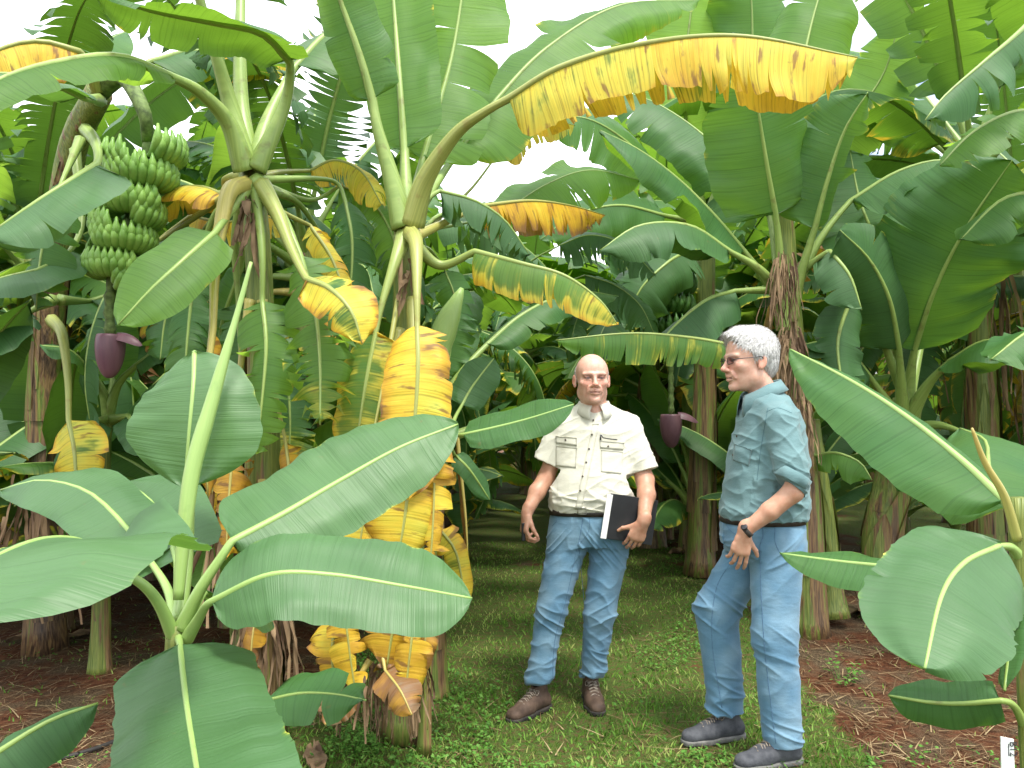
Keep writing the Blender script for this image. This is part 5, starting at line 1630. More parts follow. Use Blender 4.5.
def add_rows(px_rows, d0):
    """(py, xl, xr, depth offset, ry) -> loft rows"""
    out = []
    for py, xl, xr, dd, ry in px_rows:
        a, b = P(xl, py, d0 + dd), P(xr, py, d0 + dd)
        out.append((a[2], (a[0] + b[0]) / 2, a[1], (b[0] - a[0]) / 2, ry))
    return out


def ring_on(tab, z0, z1, grow, name, mat, parent, nseg=72, e=2.4, thick=.004):
    t = A(sorted(tab), float)
    V = []
    for z, gw in ((z0, grow), (z0, grow + thick), (z1, grow + thick), (z1, grow)):
        cx, cy, rx, ry = [np.interp(z, t[:, 0], t[:, j]) for j in range(1, 5)]
        for i in range(nseg):
            a = 2 * PI * i / nseg
            ca, sa = math.cos(a), math.sin(a)
            k = (abs(ca) ** e + abs(sa) ** e) ** (-1 / e)
            V.append((cx + (rx + gw) * ca * k, cy + (ry + gw) * sa * k, z))
    F = []
    for r in range(4):
        for i in range(nseg):
            j = (i + 1) % nseg
            r2 = (r + 1) % 4
            F.append((r * nseg + i, r * nseg + j, r2 * nseg + j, r2 * nseg + i))
    return mk(name, V, F, mat, parent)


def bvh_of(V, F):
    return BVHTree.FromPolygons([Vector(v) for v in V], [tuple(int(i) for i in f) for f in F])


def hit(bvh, px, py):
    o = Vector((0, 0, EYE))
    d = (Vector(P(px, py, 3.0)) - o).normalized()
    h, n, i, dist = bvh.ray_cast(o, d)
    if h is None: return None
    return A(h), A(n)


def sewn(bvh, quad, nu, nv, off, name, mat, parent, thick=.0025):
    """a piece of cloth lying on a garment: quad = four photo corners, raised by off"""
    q = A(quad, float)
    top, bot = [], []
    for j in range(nv + 1):
        for i in range(nu + 1):
            u, v = i / nu, j / nv
            p = (q[0] * (1 - u) + q[1] * u) * (1 - v) + (q[3] * (1 - u) + q[2] * u) * v
            h = hit(bvh, p[0], p[1])
            if h is None: return None
            nn = h[1] if h[1][1] < 0 else -h[1]
            top.append(h[0] + nn * (off + thick))
            bot.append(h[0] - nn * .002)
    n1 = nu + 1
    V = top + bot
    o = len(top)
    F = [(j * n1 + i, j * n1 + i + 1, (j + 1) * n1 + i + 1, (j + 1) * n1 + i) for j in range(nv) for i in range(nu)]
    for i in range(nu):
        F.append((i, i + 1, o + i + 1, o + i))
        F.append((nv * n1 + i, nv * n1 + i + 1, o + nv * n1 + i + 1, o + nv * n1 + i))
    for j in range(nv):
        F.append((j * n1, (j + 1) * n1, o + (j + 1) * n1, o + j * n1))
        F.append((j * n1 + nu, (j + 1) * n1 + nu, o + (j + 1) * n1 + nu, o + j * n1 + nu))
    return mk(name, V, F, mat, parent)


def seam(bvh, pts, r, name, mat, parent, mb=None):
    c = []
    q = spline([A([x, y, 0.]) for x, y in pts], 40)
    for p in q:
        h = hit(bvh, p[0], p[1])
        if h is not None: c.append(h[0])
    if len(c) < 4: return None
    c = A(c)
    own = mb is None
    mb = mb or MB()
    mb.tube(c, r, 5)
    if own: return mb.build(name, mat, parent)


def button(h, r, name, mat, parent):
    p, n = h
    n = n if n[1] < 0 else -n
    v, f, uv = tube_data([p, p + n * .003, p + n * .004], [r, r, r * .7], 12)
    return mk(name, v, f, mat, parent)


def shoe(parent, ax, ay, z0, yaw, mat, sole_mat, L=.29, lace=True, pitch=0.0):
    """ankle at (ax, ay); toe along local -y"""
    R = rotz(yaw)
    o = A([ax, ay, z0])
    Rp = R @ A([[1, 0, 0], [0, math.cos(pitch), -math.sin(pitch)], [0, math.sin(pitch), math.cos(pitch)]])
    W = lambda p: o + Rp @ A(p, float)
    s = SDF(o - A([.32, .32, .03]), o + A([.32, .32, .2]), .0035)
    ux = (Rp[:, 2], 1.0)
    s.cone(W((0, .045, .045)), W((0, -.02, .05)), .040, .040, .02)
    s.cone(W((0, .03, .05)), W((0, .01, .12)), .038, .042, .02)
    s.cone(W((0, -.02, .06)), W((0, -.10, .045)), .040, .042, .03)
    s.cone(W((0, -.10, .036)), W((.004, -L * .62, .032)), .046, .041, .03, flat=(Rp[:, 2], 1.25))
    s.cone(W((0, .03, .062)), W((0, -.06, .062)), .028, .026, .02)
    s.ell(W((0, .006, .145)), (.030, .036, .05), Rp, .008, 'sub')
    s.cut(W((0, 0, .014)), -Rp[:, 2], .4)
    V, F = s.mesh()
    up = mk('shoe', V, F, mat, parent)
    s = SDF(o - A([.32, .32, .03]), o + A([.32, .32, .1]), .0035)
    s.cone(W((0, .045, .014)), W((0, -.03, .014)), .044, .042, .01)
    s.cone(W((0, -.03, .014)), W((0, -.11, .014)), .042, .051, .02)
    s.cone(W((0, -.11, .014)), W((.004, -L * .63, .016)), .051, .043, .02)
    s.cut(W((0, 0, .022)), Rp[:, 2], .4)
    s.cut(W((0, 0, -.002)), -Rp[:, 2], .4)
    V, F = s.mesh()
    mk('sole', V, F, sole_mat, up)
    if lace:
        mb = MB()
        for k in range(5):
            yy = -.035 - .022 * k
            zz = .113 - .0085 * k
            mb.tube([W((-.024, yy, zz - .008)), W((-.01, yy - .006, zz)), W((.01, yy + .006, zz)), W((.024, yy, zz - .008))], .0032, 5)
            mb.tube([W((.022, yy - .01, zz - .008)), W((0, yy - .004, zz + .001)), W((-.022, yy - .01, zz - .008))], .0032, 5)
        mb.tube(spline([W((0, -.03, .108)), W((.03, -.03, .112)), W((.034, -.05, .095)), W((.005, -.036, .108))], 14), .002, 5)
        mb.tube(spline([W((0, -.03, .108)), W((-.03, -.03, .112)), W((-.034, -.05, .095)), W((-.005, -.036, .108))], 14), .002, 5)
        mb.build('shoe_lace', M['lace'], up)
    return up


def collar(parent, cpt, R, rx, ry, h, mat, spread=.05, tip=.055, name='collar', lean=0.0):
    """stand and turned-down fall of a shirt collar; local -y is the front"""
    nu = 40
    V = []
    for i in range(nu + 1):
        a = -PI / 2 + .22 + (2 * PI - .44) * i / nu      # from front right round the back to front left
        fr = max(0, 1 - min(i, nu - i) / 9.0)
        ca, sa = math.cos(a), math.sin(a)
        for (gr_, dz) in ((0.0, 0.0), (.002, h), (.008, h + .004), (.018 + .014 * fr, h * .4 - .012 * fr), (.028 + .02 * fr, -.008 - tip * fr * .62)):
            x = (rx + gr_) * ca + (math.copysign(spread, ca) * fr * (.5 if dz < 0 else 0.0))
            y = (ry + gr_) * sa
            z = dz - .30 * (-min(0, sa)) * rx + lean * sa
            V.append(cpt + R @ A([x, y, z]))
    F = [(i * 5 + j, i * 5 + j + 1, (i + 1) * 5 + j + 1, (i + 1) * 5 + j) for i in range(nu) for j in range(4)]
    o = mk(name, V, F, mat, parent)
    md = o.modifiers.new('thickness', 'SOLIDIFY')
    md.thickness = .0025
    return o


# ------------------------------------------------------------------ the bald man facing the camera
D1 = 4.14
Q1 = lambda x, y, dd=0.0: P(x, y, D1 + dd)
base1 = A([Q1(572, 700)[0], D1 - .02, 0])
S1 = A([.80, .46, .60])
p1 = empty('person', base1 + A([0, 0, gz(base1[0], base1[1])]), 'bald man in a cream short sleeved shirt and jeans holding a black folder', 'person')
lo1, hi1 = A([Q1(505, 400)[0] - .02, D1 - .36, -.02]), A([Q1(665, 400)[0] + .02, D1 + .28, 1.86])
s = SDF(A([lo1[0], lo1[1], .6]), hi1, .003)
hc = Q1(592, 379.4)
R1h = rotz(.05)
W1 = head_sdf(s, hc, R1h, 1.03, 1.10)
s.cone(Q1(592, 393, .02), Q1(595, 414, .05), .064, .070, .02)
s.cone(Q1(595, 414, .05), Q1(594, 440, .06), .07, .10, .03)
s.cone(Q1(565, 440, .07), Q1(628, 440, .07), .05, .05, .03)
s.loft(add_rows([(440, 570, 618, .06, .085), (500, 566, 622, .05, .09)], D1), .03)
# arms
s.cone(Q1(562, 434, .06), Q1(546, 478, .06), .046, .043, .02)
s.cone(Q1(546, 478, .06), Q1(537, 492, .02), .043, .043, .02)
s.cone(Q1(537, 492, .02), Q1(527, 513, -.05), .041, .0275, .02)
s.cone(Q1(630, 434, .06), Q1(645, 480, .0), .048, .046, .02)
s.cone(Q1(645, 480, .0), Q1(646.5, 495, -.07), .045, .045, .02)
s.cone(Q1(646.5, 495, -.07), Q1(643.5, 521, -.165), .042, .030, .02)


def frame(f, pn):
    """hand axes from the finger direction and the palm direction; thumb side given by their cross product"""
    z = -norm(f)
    y = -norm(A(pn, float) - norm(f) * float(np.dot(pn, norm(f))))
    x = np.cross(y, z)
    return np.stack([x, y, z], 1)


Rh = frame((-.15, -.25, -.95), (1, .35, -.1))
if Rh[1, 0] > 0: Rh[:, 0] *= -1                     # thumb towards the camera
hand_sdf(s, Q1(526.5, 514, -.055), Rh, 1.05, (.75, .8, .85, .9), (.25, 1.6), .02)
Rh2 = frame((-.40, .12, -.9), (0.0, 1, .05))
if Rh2[0, 0] > 0: Rh2[:, 0] *= -1                   # thumb towards image left
hand_sdf(s, Q1(643, 523, -.17), Rh2, 1.05, (.5, .5, .52, .55), (.95, .5), .02)
V, F = s.mesh()
Wi = lambda V_: ((V_ - hc) @ R1h) / 1.03 / A([1.10, 1, 1])
col = paint_head(V, Wi, (.62, .37, .29), True)
arm = V[:, 2] < Q1(592, 425)[2]
col[arm] = A([.46, .25, .165])
body1 = mk('body', V, F, M['skin'], p1, col=col)
# thin fringe of cropped grey hair at the sides
s = SDF(hc - .16, hc + .16, .003)
T1 = lambda p: hc + R1h @ (A(p, float) * A([1.10, 1, 1]) * 1.03)
s.ell(T1((0, .018, .030)), A([.0785 * 1.10, .099, .080]) * 1.03, R1h, .0)
s.cut(T1((0, 0, .072)), (0, -.25, 1), .3)
s.cut(T1((0, 0, -.045)), (0, .45, -1), .3)
s.cut(T1((0, -.008, 0)), (0, -1, .25), .3)
s.ell(T1((0, .0, .1)), (.062, .12, .06), R1h, .02, 'sub')
V, F = s.mesh()
V = fold_noise(V, vnormals(V, F), lambda p: .0016 * mnoise.noise(Vector(p * 130)))
M['hair_grey'] = simple_mat('grey_hair', (.20, .17, .15), (.42, .38, .34), 200, .7, .5, 260, (1, 1, .3))
mk('hair', V, F, M['hair_grey'], p1)

# shirt
s = SDF(A([lo1[0], lo1[1], .9]), A([hi1[0], hi1[1], 1.6]), .0035)
shirt_rows = [(511, 550, 632, .035, .135), (503, 548, 633, .03, .145), (492, 549, 634, .03, .148), (478, 552, 633, .035, .14), (462, 555, 633, .045, .13), (446, 556, 634, .055, .125),
              (430, 558, 633, .06, .12), (418, 563, 627, .065, .105), (410, 571, 617, .065, .085), (404, 578, 610, .06, .07)]
tab1 = add_rows(shirt_rows, D1)
s.loft(tab1, .0)
s.cone(Q1(580, 418, .065), Q1(562, 425, .06), .060, .062, .03)
s.cone(Q1(610, 418, .065), Q1(628, 426, .06), .060, .062, .03)
s.cone(Q1(562, 426, .06), Q1(545, 462, .06), .064, .064, .035)
s.cone(Q1(628, 427, .06), Q1(645, 470, .02), .066, .073, .035)
s.cut(Q1(544.5, 462, .06), Q1(543, 474, .06) - Q1(558, 440, .06), .13)
s.cut(Q1(644.5, 471.5, .02), Q1(649, 482, .02) - Q1(637, 446, .06), .135)
s.ell(Q1(593, 399, .03), (.062, .066, .05), None, .01, 'sub')
V, F = s.mesh()
zb, zt_ = Q1(0, 511)[2], Q1(0, 425)[2]
def f1(p):
    q = (p[2] - zb) / (zt_ - zb)
    lowr = max(0, 1 - abs(q - .12) / .3)
    a = .004 * (ridge((p[0] + .5 * p[2], p[1], p[2] - .45 * p[0]), (4, 4, 17), 3.1) - .5)
    b = .009 * lowr * (ridge((p[0], p[1], p[2] + .35 * p[0]), (5, 5, 22), 8.2) - .5)
    sl = .004 * (ridge((p[0] - p[2] * .4, p[1], p[2]), (16, 6, 7), 1.2) - .5) * (1 if abs(p[0] - .40) > .17 else .25)
    return (a + b + sl) * .8
V = fold_noise(V, vnormals(V, F), f1)
sh1 = mk('shirt', V, F, M['cream'], p1)
bv1 = bvh_of(V, F)
collar(p1, Q1(594, 406.5, .045), rotz(.03), .069, .066, .026, M['cream'], spread=.02, tip=.07)
sewn(bv1, [(592.5, 424), (599, 424), (582, 509), (575, 509)], 3, 40, .0008, 'placket', M['cream'], sh1)
sewn(bv1, [(600, 441), (624, 443), (623, 450), (600, 448)], 12, 4, .002, 'pocket_flap', M['cream'], sh1)
sewn(bv1, [(601, 450), (623, 452), (621, 474), (601, 472)], 12, 12, .0004, 'pocket', M['cream'], sh1)
sewn(bv1, [(556, 436), (577, 438), (577, 446), (556, 443)], 12, 4, .002, 'pocket_flap', M['cream'], sh1)
sewn(bv1, [(556, 446), (577, 448), (576, 468), (556, 466)], 12, 12, .0004, 'pocket', M['cream'], sh1)
for (x, y) in ((588.3, 420.5), (586.8, 434.5), (584, 449), (581.2, 462.5), (577.8, 476.5), (575.5, 491), (608, 446.5), (566, 440)):
    h = hit(bv1, x + 5, y) if x < 600 and x > 570 else hit(bv1, x, y)
    if h is not None: button((h[0] + (h[1] if h[1][1] < 0 else -h[1]) * .004, h[1]), .0052, 'button', M['button'], sh1)

# jeans
s = SDF(A([lo1[0], lo1[1], -.01]), A([hi1[0], hi1[1], 1.08]), .004)
jr = [(508, 551, 631, .035, .128), (520, 549, 632, .035, .135), (534, 548, 633, .035, .135), (545, 548, 632, .035, .125)]
jt = add_rows(jr, D1)
s.loft(jt, .0)
s.cone(Q1(569, 538, .03), Q1(551, 611, -.03), .108, .075, .03, flat=((0, 1, 0), 1.02))
s.cone(Q1(551, 611, -.03), Q1(537, 690, -.05), .074, .064, .04)
s.cone(Q1(611, 538, .03), Q1(600, 612, .01), .106, .079, .03)
s.cone(Q1(600, 612, .01), Q1(591, 685, .05), .078, .062, .04)
s.cut(Q1(537, 684, -.05), (-.1, -.3, -1), .12)
s.cut(Q1(591, 676.5, .05), (0, -.3, -1), .12)
V, F = s.mesh()
zk1, za, zc = Q1(0, 612)[2], Q1(0, 676)[2], Q1(0, 547)[2]
xm = Q1(577, 600)[0]
def j1(p):
    z = p[2]
    leg = -1 if p[0] < xm + .0 else 1
    x = p[0] * 3 + leg * 7
    crotch = max(0, 1 - abs(z - zc) / .13)
    knee = max(0, 1 - abs(z - zk1 + .02) / .14)
    ank = max(0, 1 - (z - za) / .22)
    a = .0035 * (ridge((x, p[1] * .6, z + .4 * leg * p[0]), (3, 4, 9), 2.7) - .5)
    b = .009 * ank * (ridge((x, p[1], z + .5 * leg * p[0]), (1.5, 5, 21), 4.4) - .45)
    c = .007 * knee * (ridge((x, p[1], z - .55 * leg * p[0]), (1.5, 5, 17), 6.4) - .5)
    d = .006 * crotch * (ridge((x, p[1], z + 1.1 * leg * (p[0] - xm)), (1.5, 4, 20), 1.4) - .5)
    return (a + b + c + d) * 1.35
V = fold_noise(V, vnormals(V, F), j1)
je1 = mk('jeans', V, F, M['denim'], p1)
bj = bvh_of(V, F)
mb = MB()
seam(bj, [(583, 512), (582, 525), (578, 546)], .0016, '', None, None, mb)
seam(bj, [(589, 513), (589, 530), (579, 545)], .0012, '', None, None, mb)
seam(bj, [(606, 512), (610, 519), (622, 522), (631, 523)], .0014, '', None, None, mb)
seam(bj, [(553, 512), (557, 520), (552, 526)], .0014, '', None, None, mb)
seam(bj, [(577, 548), (566, 600), (555, 640), (552, 683)], .0012, '', None, None, mb)
seam(bj, [(579, 548), (584, 600), (583, 640), (579, 675)], .0012, '', None, None, mb)
mb.build('seam', M['seam'], je1)
zb = Q1(0, 509)[2]
be = ring_on(jt, zb - .030, zb + .004, .001, 'belt', M['leather'], p1)
h = hit(bj, 581, 511)
bk = P(582, 511, D1 - .112)
mbk = MB()
mbk.tube([bk + A(q) * A([.021, 1, .016]) for q in ((-1, 0, -1), (1, 0, -1), (1, 0, 1), (-1, 0, 1), (-1, 0, -1))], .0025, 6)
mbk.build('belt_buckle', M['metal'], be)
a1, a2 = Q1(538, 676, -.04), Q1(591, 672, .06)
shoe(p1, a1[0], a1[1], gz(a1[0], a1[1]) + .002, -.72, M['brown_shoe'], M['rubber'], .30)
shoe(p1, a2[0], a2[1] + .01, gz(a2[0], a2[1]) + .002, .06, M['brown_shoe'], M['rubber'], .29)

# folder under his arm
f0 = Q1(630, 519, -.098)
fo = empty('folder', f0, 'black folder with a white page edge held by the bald man', 'folder')
Rf = rotz(.2) @ A([[math.cos(.17), 0, math.sin(.17)], [0, 1, 0], [-math.sin(.17), 0, math.cos(.17)]])
def slab(name, sx, sy, sz, off, mat, bev=.002):
    bm_ = [(i, j, k) for i in (-1, 1) for j in (-1, 1) for k in (-1, 1)]
    V = [f0 + Rf @ (A(off) + A([a * sx / 2, b * sy / 2, c * sz / 2])) for a, b, c in bm_]
    o = mk(name, V, [(0, 1, 3, 2), (4, 6, 7, 5), (0, 4, 5, 1), (2, 3, 7, 6), (0, 2, 6, 4), (1, 5, 7, 3)], mat, fo, smooth=False)
    md = o.modifiers.new('edge', 'BEVEL'); md.width = bev; md.segments = 2
    return o
slab('cover', .25, .004, .225, (0, -.012, 0), M['folder'])
slab('cover', .25, .004, .225, (0, .012, 0), M['folder'])
slab('spine', .006, .028, .225, (.126, 0, 0), M['folder'])
slab('page_block', .236, .018, .212, (-.001, 0, 0), M['paper'], .0005)
slab('page_edge', .030, .003, .22, (-.128, -.014, -.004), M['paper'], .0005)

# phone in his other hand, pen clipped in the pocket
k0 = Q1(523.5, 532, -.095)
mbp = MB()
V = [k0 + A([a * .010, b * .006, c * .045]) @ rotz(.4).T for a in (-1, 1) for b in (-1, 1) for c in (-1, 1)]
o = mk('phone', V, [(0, 1, 3, 2), (4, 6, 7, 5), (0, 4, 5, 1), (2, 3, 7, 6), (0, 2, 6, 4), (1, 5, 7, 3)], M['folder'], smooth=False)
md = o.modifiers.new('edge', 'BEVEL'); md.width = .004; md.segments = 3
tag(o, 'small dark handheld phone in the hanging hand of the bald man', 'phone')
h = hit(bv1, 600.5, 437)
if h is not None:
    c_ = h[0] + A([0, -.008, 0])
    mb = MB()
    mb.tube([c_ + A([0, 0, .012]), c_ + A([0, -.001, -.016])], .0035, 8)
    mb.tube([c_ + A([.003, -.003, .010]), c_ + A([.012, -.003, -.004]), c_ + A([.05, -.002, -.010]), c_ + A([.085, .004, -.014])], .0028, 8)
    tag(mb.build('pen', M['folder']), 'dark pen and clip in the chest pocket of the cream shirt', 'pen')

# ------------------------------------------------------------------ the white haired man in profile
D2 = 3.55
Q2 = lambda x, y, dd=0.0: P(x, y, D2 + dd)
b2 = Q2(760, 750)
p2 = empty('person', (b2[0], D2, gz(b2[0], D2)), 'white haired man with spectacles, teal shirt and blue jeans seen from the side', 'person')
lo2, hi2 = A([Q2(676, 400)[0] - .02, D2 - .5, .62]), A([Q2(812, 400)[0] + .05, D2 + .42, 1.92])
s = SDF(lo2, hi2, .003)
hc2 = Q2(749, 361)
R2h = rotz(-PI / 2 + .20) @ A([[1, 0, 0], [0, math.cos(.05), -math.sin(.05)], [0, math.sin(.05), math.cos(.05)]])
W2 = head_sdf(s, hc2, R2h, 1.08)
s.cone(Q2(757, 378), Q2(767, 402, .01), .055, .064, .02)
s.cone(Q2(767, 402, .01), Q2(772, 425, .01), .066, .09, .03)
s.cone(Q2(772, 425, -.12), Q2(772, 425, .14), .05, .05, .03)
s.cone(Q2(780, 428, -.17), Q2(797, 482, -.25), .048, .042, .02)
s.cone(Q2(797, 482, -.25), Q2(793, 492, -.26), .042, .042, .015)
s.cone(Q2(793, 492, -.26), Q2(770, 511, -.25), .041, .038, .015)
s.cone(Q2(770, 511, -.25), Q2(746, 530, -.225), .037, .0265, .015)
s.cone(Q2(772, 425, .18), Q2(776, 480, .27), .048, .042, .02)
s.cone(Q2(776, 480, .27), Q2(726, 506, .17), .041, .028, .015)
Rl = frame((-.18, .12, -.95), (.05, 1, .1))
if Rl[0, 0] < 0: Rl[:, 0] *= -1
hand_sdf(s, Q2(744, 533, -.223), Rl, 1.0, (.30, .36, .44, .5), (.85, .2), .07)
Rr = frame((-.1, -.05, -1), (.9, -.3, 0))
if Rr[1, 0] > 0: Rr[:, 0] *= -1
hand_sdf(s, Q2(724, 510, .165), Rr, 1.0, (.35, .4, .45, .5), (.4, .5), .03)
V, F = s.mesh()
Wi2 = lambda V_: ((V_ - hc2) @ R2h) / 1.08
col = paint_head(V, Wi2, (.58, .35, .26), False)
col[V[:, 2] < Q2(0, 420)[2]] = A([.50, .28, .19])
mk('body', V, F, M['skin'], p2, col=col)

# hair
s = SDF(hc2 - .19, hc2 + .19, .003)
T2 = lambda p: hc2 + R2h @ (A(p, float) * 1.08)
E2 = lambda p, r, k=.015, op='add': s.ell(T2(p), A(r) * 1.08, R2h, k, op)
E2((0, .022, .046), (.088, .108, .100))
E2((0, -.030, .084), (.066, .070, .062))
E2((0, .070, -.005), (.066, .050, .072))
E2((0, -.086, .102), (.045, .026, .020))
s.cut(T2((0, -.064, .062)), R2h @ A([0, -1, -.55]), .4)
E2((0, -.095, -.012), (.13, .066, .075), .012, 'sub')
for sx in (1, -1):
    E2((sx * .085, .000, -.045), (.05, .040, .052), .01, 'sub')
    E2((sx * .082, -.048, .010), (.05, .032, .034), .012, 'sub')
    E2((sx * .07, -.0, -.095), (.08, .062, .05), .012, 'sub')
s.cut(T2((0, .05, -.062)), R2h @ A([0, -.1, -1]), .4)
V, F = s.mesh()
def hf(p):
    L = Wi2(A(p))
    ang = math.atan2(L[2] - .03, L[1] - .0)
    return .0022 * (ridge((L[0] * 1.6 + ang * .05, ang * .09, 0), (22, 22, 1), 2.0) - .5) + .0012 * mnoise.noise(Vector((L[0] * 90, ang * 9, L[2] * 20)))
Nh = vnormals(V, F)
V = fold_noise(V, Nh, hf)
hr = mk('hair', V, F, M['hair_white'], p2)
# short locks lying over it
rs = np.random.default_rng(5)
Vl, Fl = [], []
ids = rs.choice(len(V), 5200)
for i in ids:
    L = Wi2(V[i])
    # combed forward and down from the crown
    loc = norm(A([L[0] * .6, -.55 - L[1] * 1.2 if L[2] > .05 else .1, -.35 - max(0, .09 - L[2]) * 5]) + rs.normal(0, .13, 3))
    d = R2h @ loc
    n_ = Nh[i]
    d = norm(d - n_ * (d @ n_))
    sd_ = np.cross(d, n_) * rs.uniform(.0009, .0018)
    ln = rs.uniform(.018, .042)
    p0 = V[i] + n_ * .0005
    o_ = len(Vl)
    for q in (0, .5, 1):
        c = p0 + d * ln * q + n_ * (.0045 * math.sin(q * 2.4) - .004 * q * q)
        w_ = 1 - q * .8
        Vl += [c - sd_ * w_, c + sd_ * w_]
    Fl += [(o_, o_ + 1, o_ + 3, o_ + 2), (o_ + 2, o_ + 3, o_ + 5, o_ + 4)]
mk('hair_strand', Vl, Fl, M['hair_white'], hr)

# spectacles
gl = MB()
for sx in (1, -1):
    pts = []
    for k in range(17):
        a = 2 * PI * k / 16
        pts.append(T2((sx * (.031 + .021 * math.cos(a)), -.107 + .006 * abs(math.cos(a)) + (.006 if math.cos(a) > .5 else 0), .001 + .0145 * math.sin(a) * (1 if math.sin(a) > 0 else .95))))
    gl.tube(A(pts), .0017, 6)
    gl.tube(spline([T2((sx * .053, -.101, .006)), T2((sx * .070, -.085, .007)), T2((sx * .085, -.02, .010)), T2((sx * .087, .008, .012)), T2((sx * .082, .022, .000))], 20), .0019, 6)
gl.tube(spline([T2((-.011, -.108, .004)), T2((0, -.113, .007)), T2((.011, -.108, .004))], 8), .0012, 6)
go = gl.build('spectacles', M['dark_metal'], p2)
for sx in (1, -1):
    V = [T2((sx * .031, -.106, .001))]
    for k in range(16):
        a = 2 * PI * k / 16
        V.append(T2((sx * (.031 + .0205 * math.cos(a)), -.107 + .006 * abs(math.cos(a)), .001 + .014 * math.sin(a))))
    mk('lens', V, [(0, 1 + k, 1 + (k + 1) % 16) for k in range(16)], M['lens'], go)

# shirt
s = SDF(A([lo2[0], lo2[1], .9]), A([hi2[0], hi2[1], 1.66]), .0035)
rows2 = [(518, 722, 805, .0, .18), (510, 720, 806, .0, .186), (497, 723, 806, .0, .185), (480, 726, 806, .0, .185), (460, 729, 806, .0, .185), (442, 733, 804, .0, .185), (426, 738, 801, .0, .178),
         (412, 741, 796, .0, .16), (402, 746, 790, .0, .13), (396, 751, 785, .0, .095), (391, 756, 781, 0, .07)]
tab2 = add_rows(rows2, D2)
s.loft(tab2, .0)
s.cone(Q2(770, 408, -.08), Q2(780, 420, -.165), .062, .066, .03)
s.cone(Q2(770, 408, .08), Q2(776, 424, .17), .062, .064, .03)
s.cone(Q2(780, 421, -.165), Q2(790, 462, -.23), .070, .069, .03)
s.cone(Q2(790, 462, -.23), Q2(794, 486, -.255), .067, .062, .02)
s.cone(Q2(776, 424, .17), Q2(776, 480, .27), .064, .055, .03)
s.cone(Q2(776, 480, .27), Q2(745, 497, .2), .055, .048, .03)
s.cut(Q2(791, 487, -.255), (-.62, 0, -.75), .085)
s.ell(Q2(762, 382, .0), (.062, .062, .05), None, .01, 'sub')
V, F = s.mesh()
zb, zt_ = Q2(0, 512)[2], Q2(0, 420)[2]
def f2(p):
    q = (p[2] - zb) / (zt_ - zb)
    lowr = max(0, 1 - abs(q - .1) / .3)
    armz = 1.0 if p[1] < D2 - .16 else 0.0
    a = .004 * (ridge((p[0], p[1], p[2] - .6 * p[0]), (5, 5, 14), 3.1) - .5)
    b = .007 * lowr * (ridge((p[0], p[1], p[2] + .35 * p[0]), (12, 6, 12), 8.2) - .5)
    c = .008 * armz * max(0, 1 - abs(q - .3) / .5) * (ridge((p[0], p[1], p[2] + .5 * p[0]), (5, 4, 19), 5.2) - .5)
    e = .005 * (ridge((p[0] + .8 * p[2], p[1] * .5, p[2] - .4 * p[0]), (13, 6, 9), 12.2) - .5)
    return (a + b + c + e) * .85
V = fold_noise(V, vnormals(V, F), f2)
sh2 = mk('shirt', V, F, M['teal'], p2)
bv2 = bvh_of(V, F)
# rolled cuff above the elbow
ax0, ax1 = Q2(788, 468, -.245), Q2(793, 486, -.257)
dd_ = norm(A([-.50, 0, -.85]))
mb = MB()
for k, (q, r) in enumerate(((0, .069), (.5, .068))):
    ce = ax0 * (1 - q) + ax1 * q
u_ = norm(np.cross(dd_, A([0, 1., 0])))
w_ = np.cross(dd_, u_)
Vc = []
for j, (off_, rr_c) in enumerate(((-.034, .064), (-.034, .071), (-.012, .0735), (.008, .072), (.013, .068), (.012, .056))):
    for i in range(40):
        a = 2 * PI * i / 40
        r = rr_c * (1 + .04 * math.sin(a * 5 + j) + .02 * math.sin(a * 9))
        Vc.append(ax0 * .35 + ax1 * .65 + dd_ * off_ + u_ * math.cos(a) * r + w_ * math.sin(a) * r)
Fc = [(j * 40 + i, j * 40 + (i + 1) % 40, (j + 1) * 40 + (i + 1) % 40, (j + 1) * 40 + i) for j in range(5) for i in range(40)]
mk('rolled_cuff', Vc, Fc, M['teal'], sh2)
collar(p2, Q2(762.5, 394.5, .0), rotz(-PI / 2 + .1) @ A([[1, 0, 0], [0, math.cos(.28), -math.sin(.28)], [0, math.sin(.28), math.cos(.28)]]), .078, .086, .040, M['teal'], spread=.015, tip=.06)
sewn(bv2, [(735, 444), (752, 450), (749, 466), (733, 460)], 10, 10, .001, 'pocket', M['teal'], sh2)
mb = MB()
seam(bv2, [(768, 408), (764, 430), (760, 455), (757, 480)], .0015, '', None, None, mb)
seam(bv2, [(766, 412), (778, 408), (792, 413)], .0013, '', None, None, mb)
M['teal_seam'] = simple_mat('teal_seam', (.05, .115, .13), (.08, .15, .17), 90, .9)
mb.build('seam', M['teal_seam'], sh2)
for (x, y) in ((741, 417), (737, 436), (733, 455)):
    h = hit(bv2, x, y)
    if h is not None: button(h, .005, 'button', M['button'], sh2)

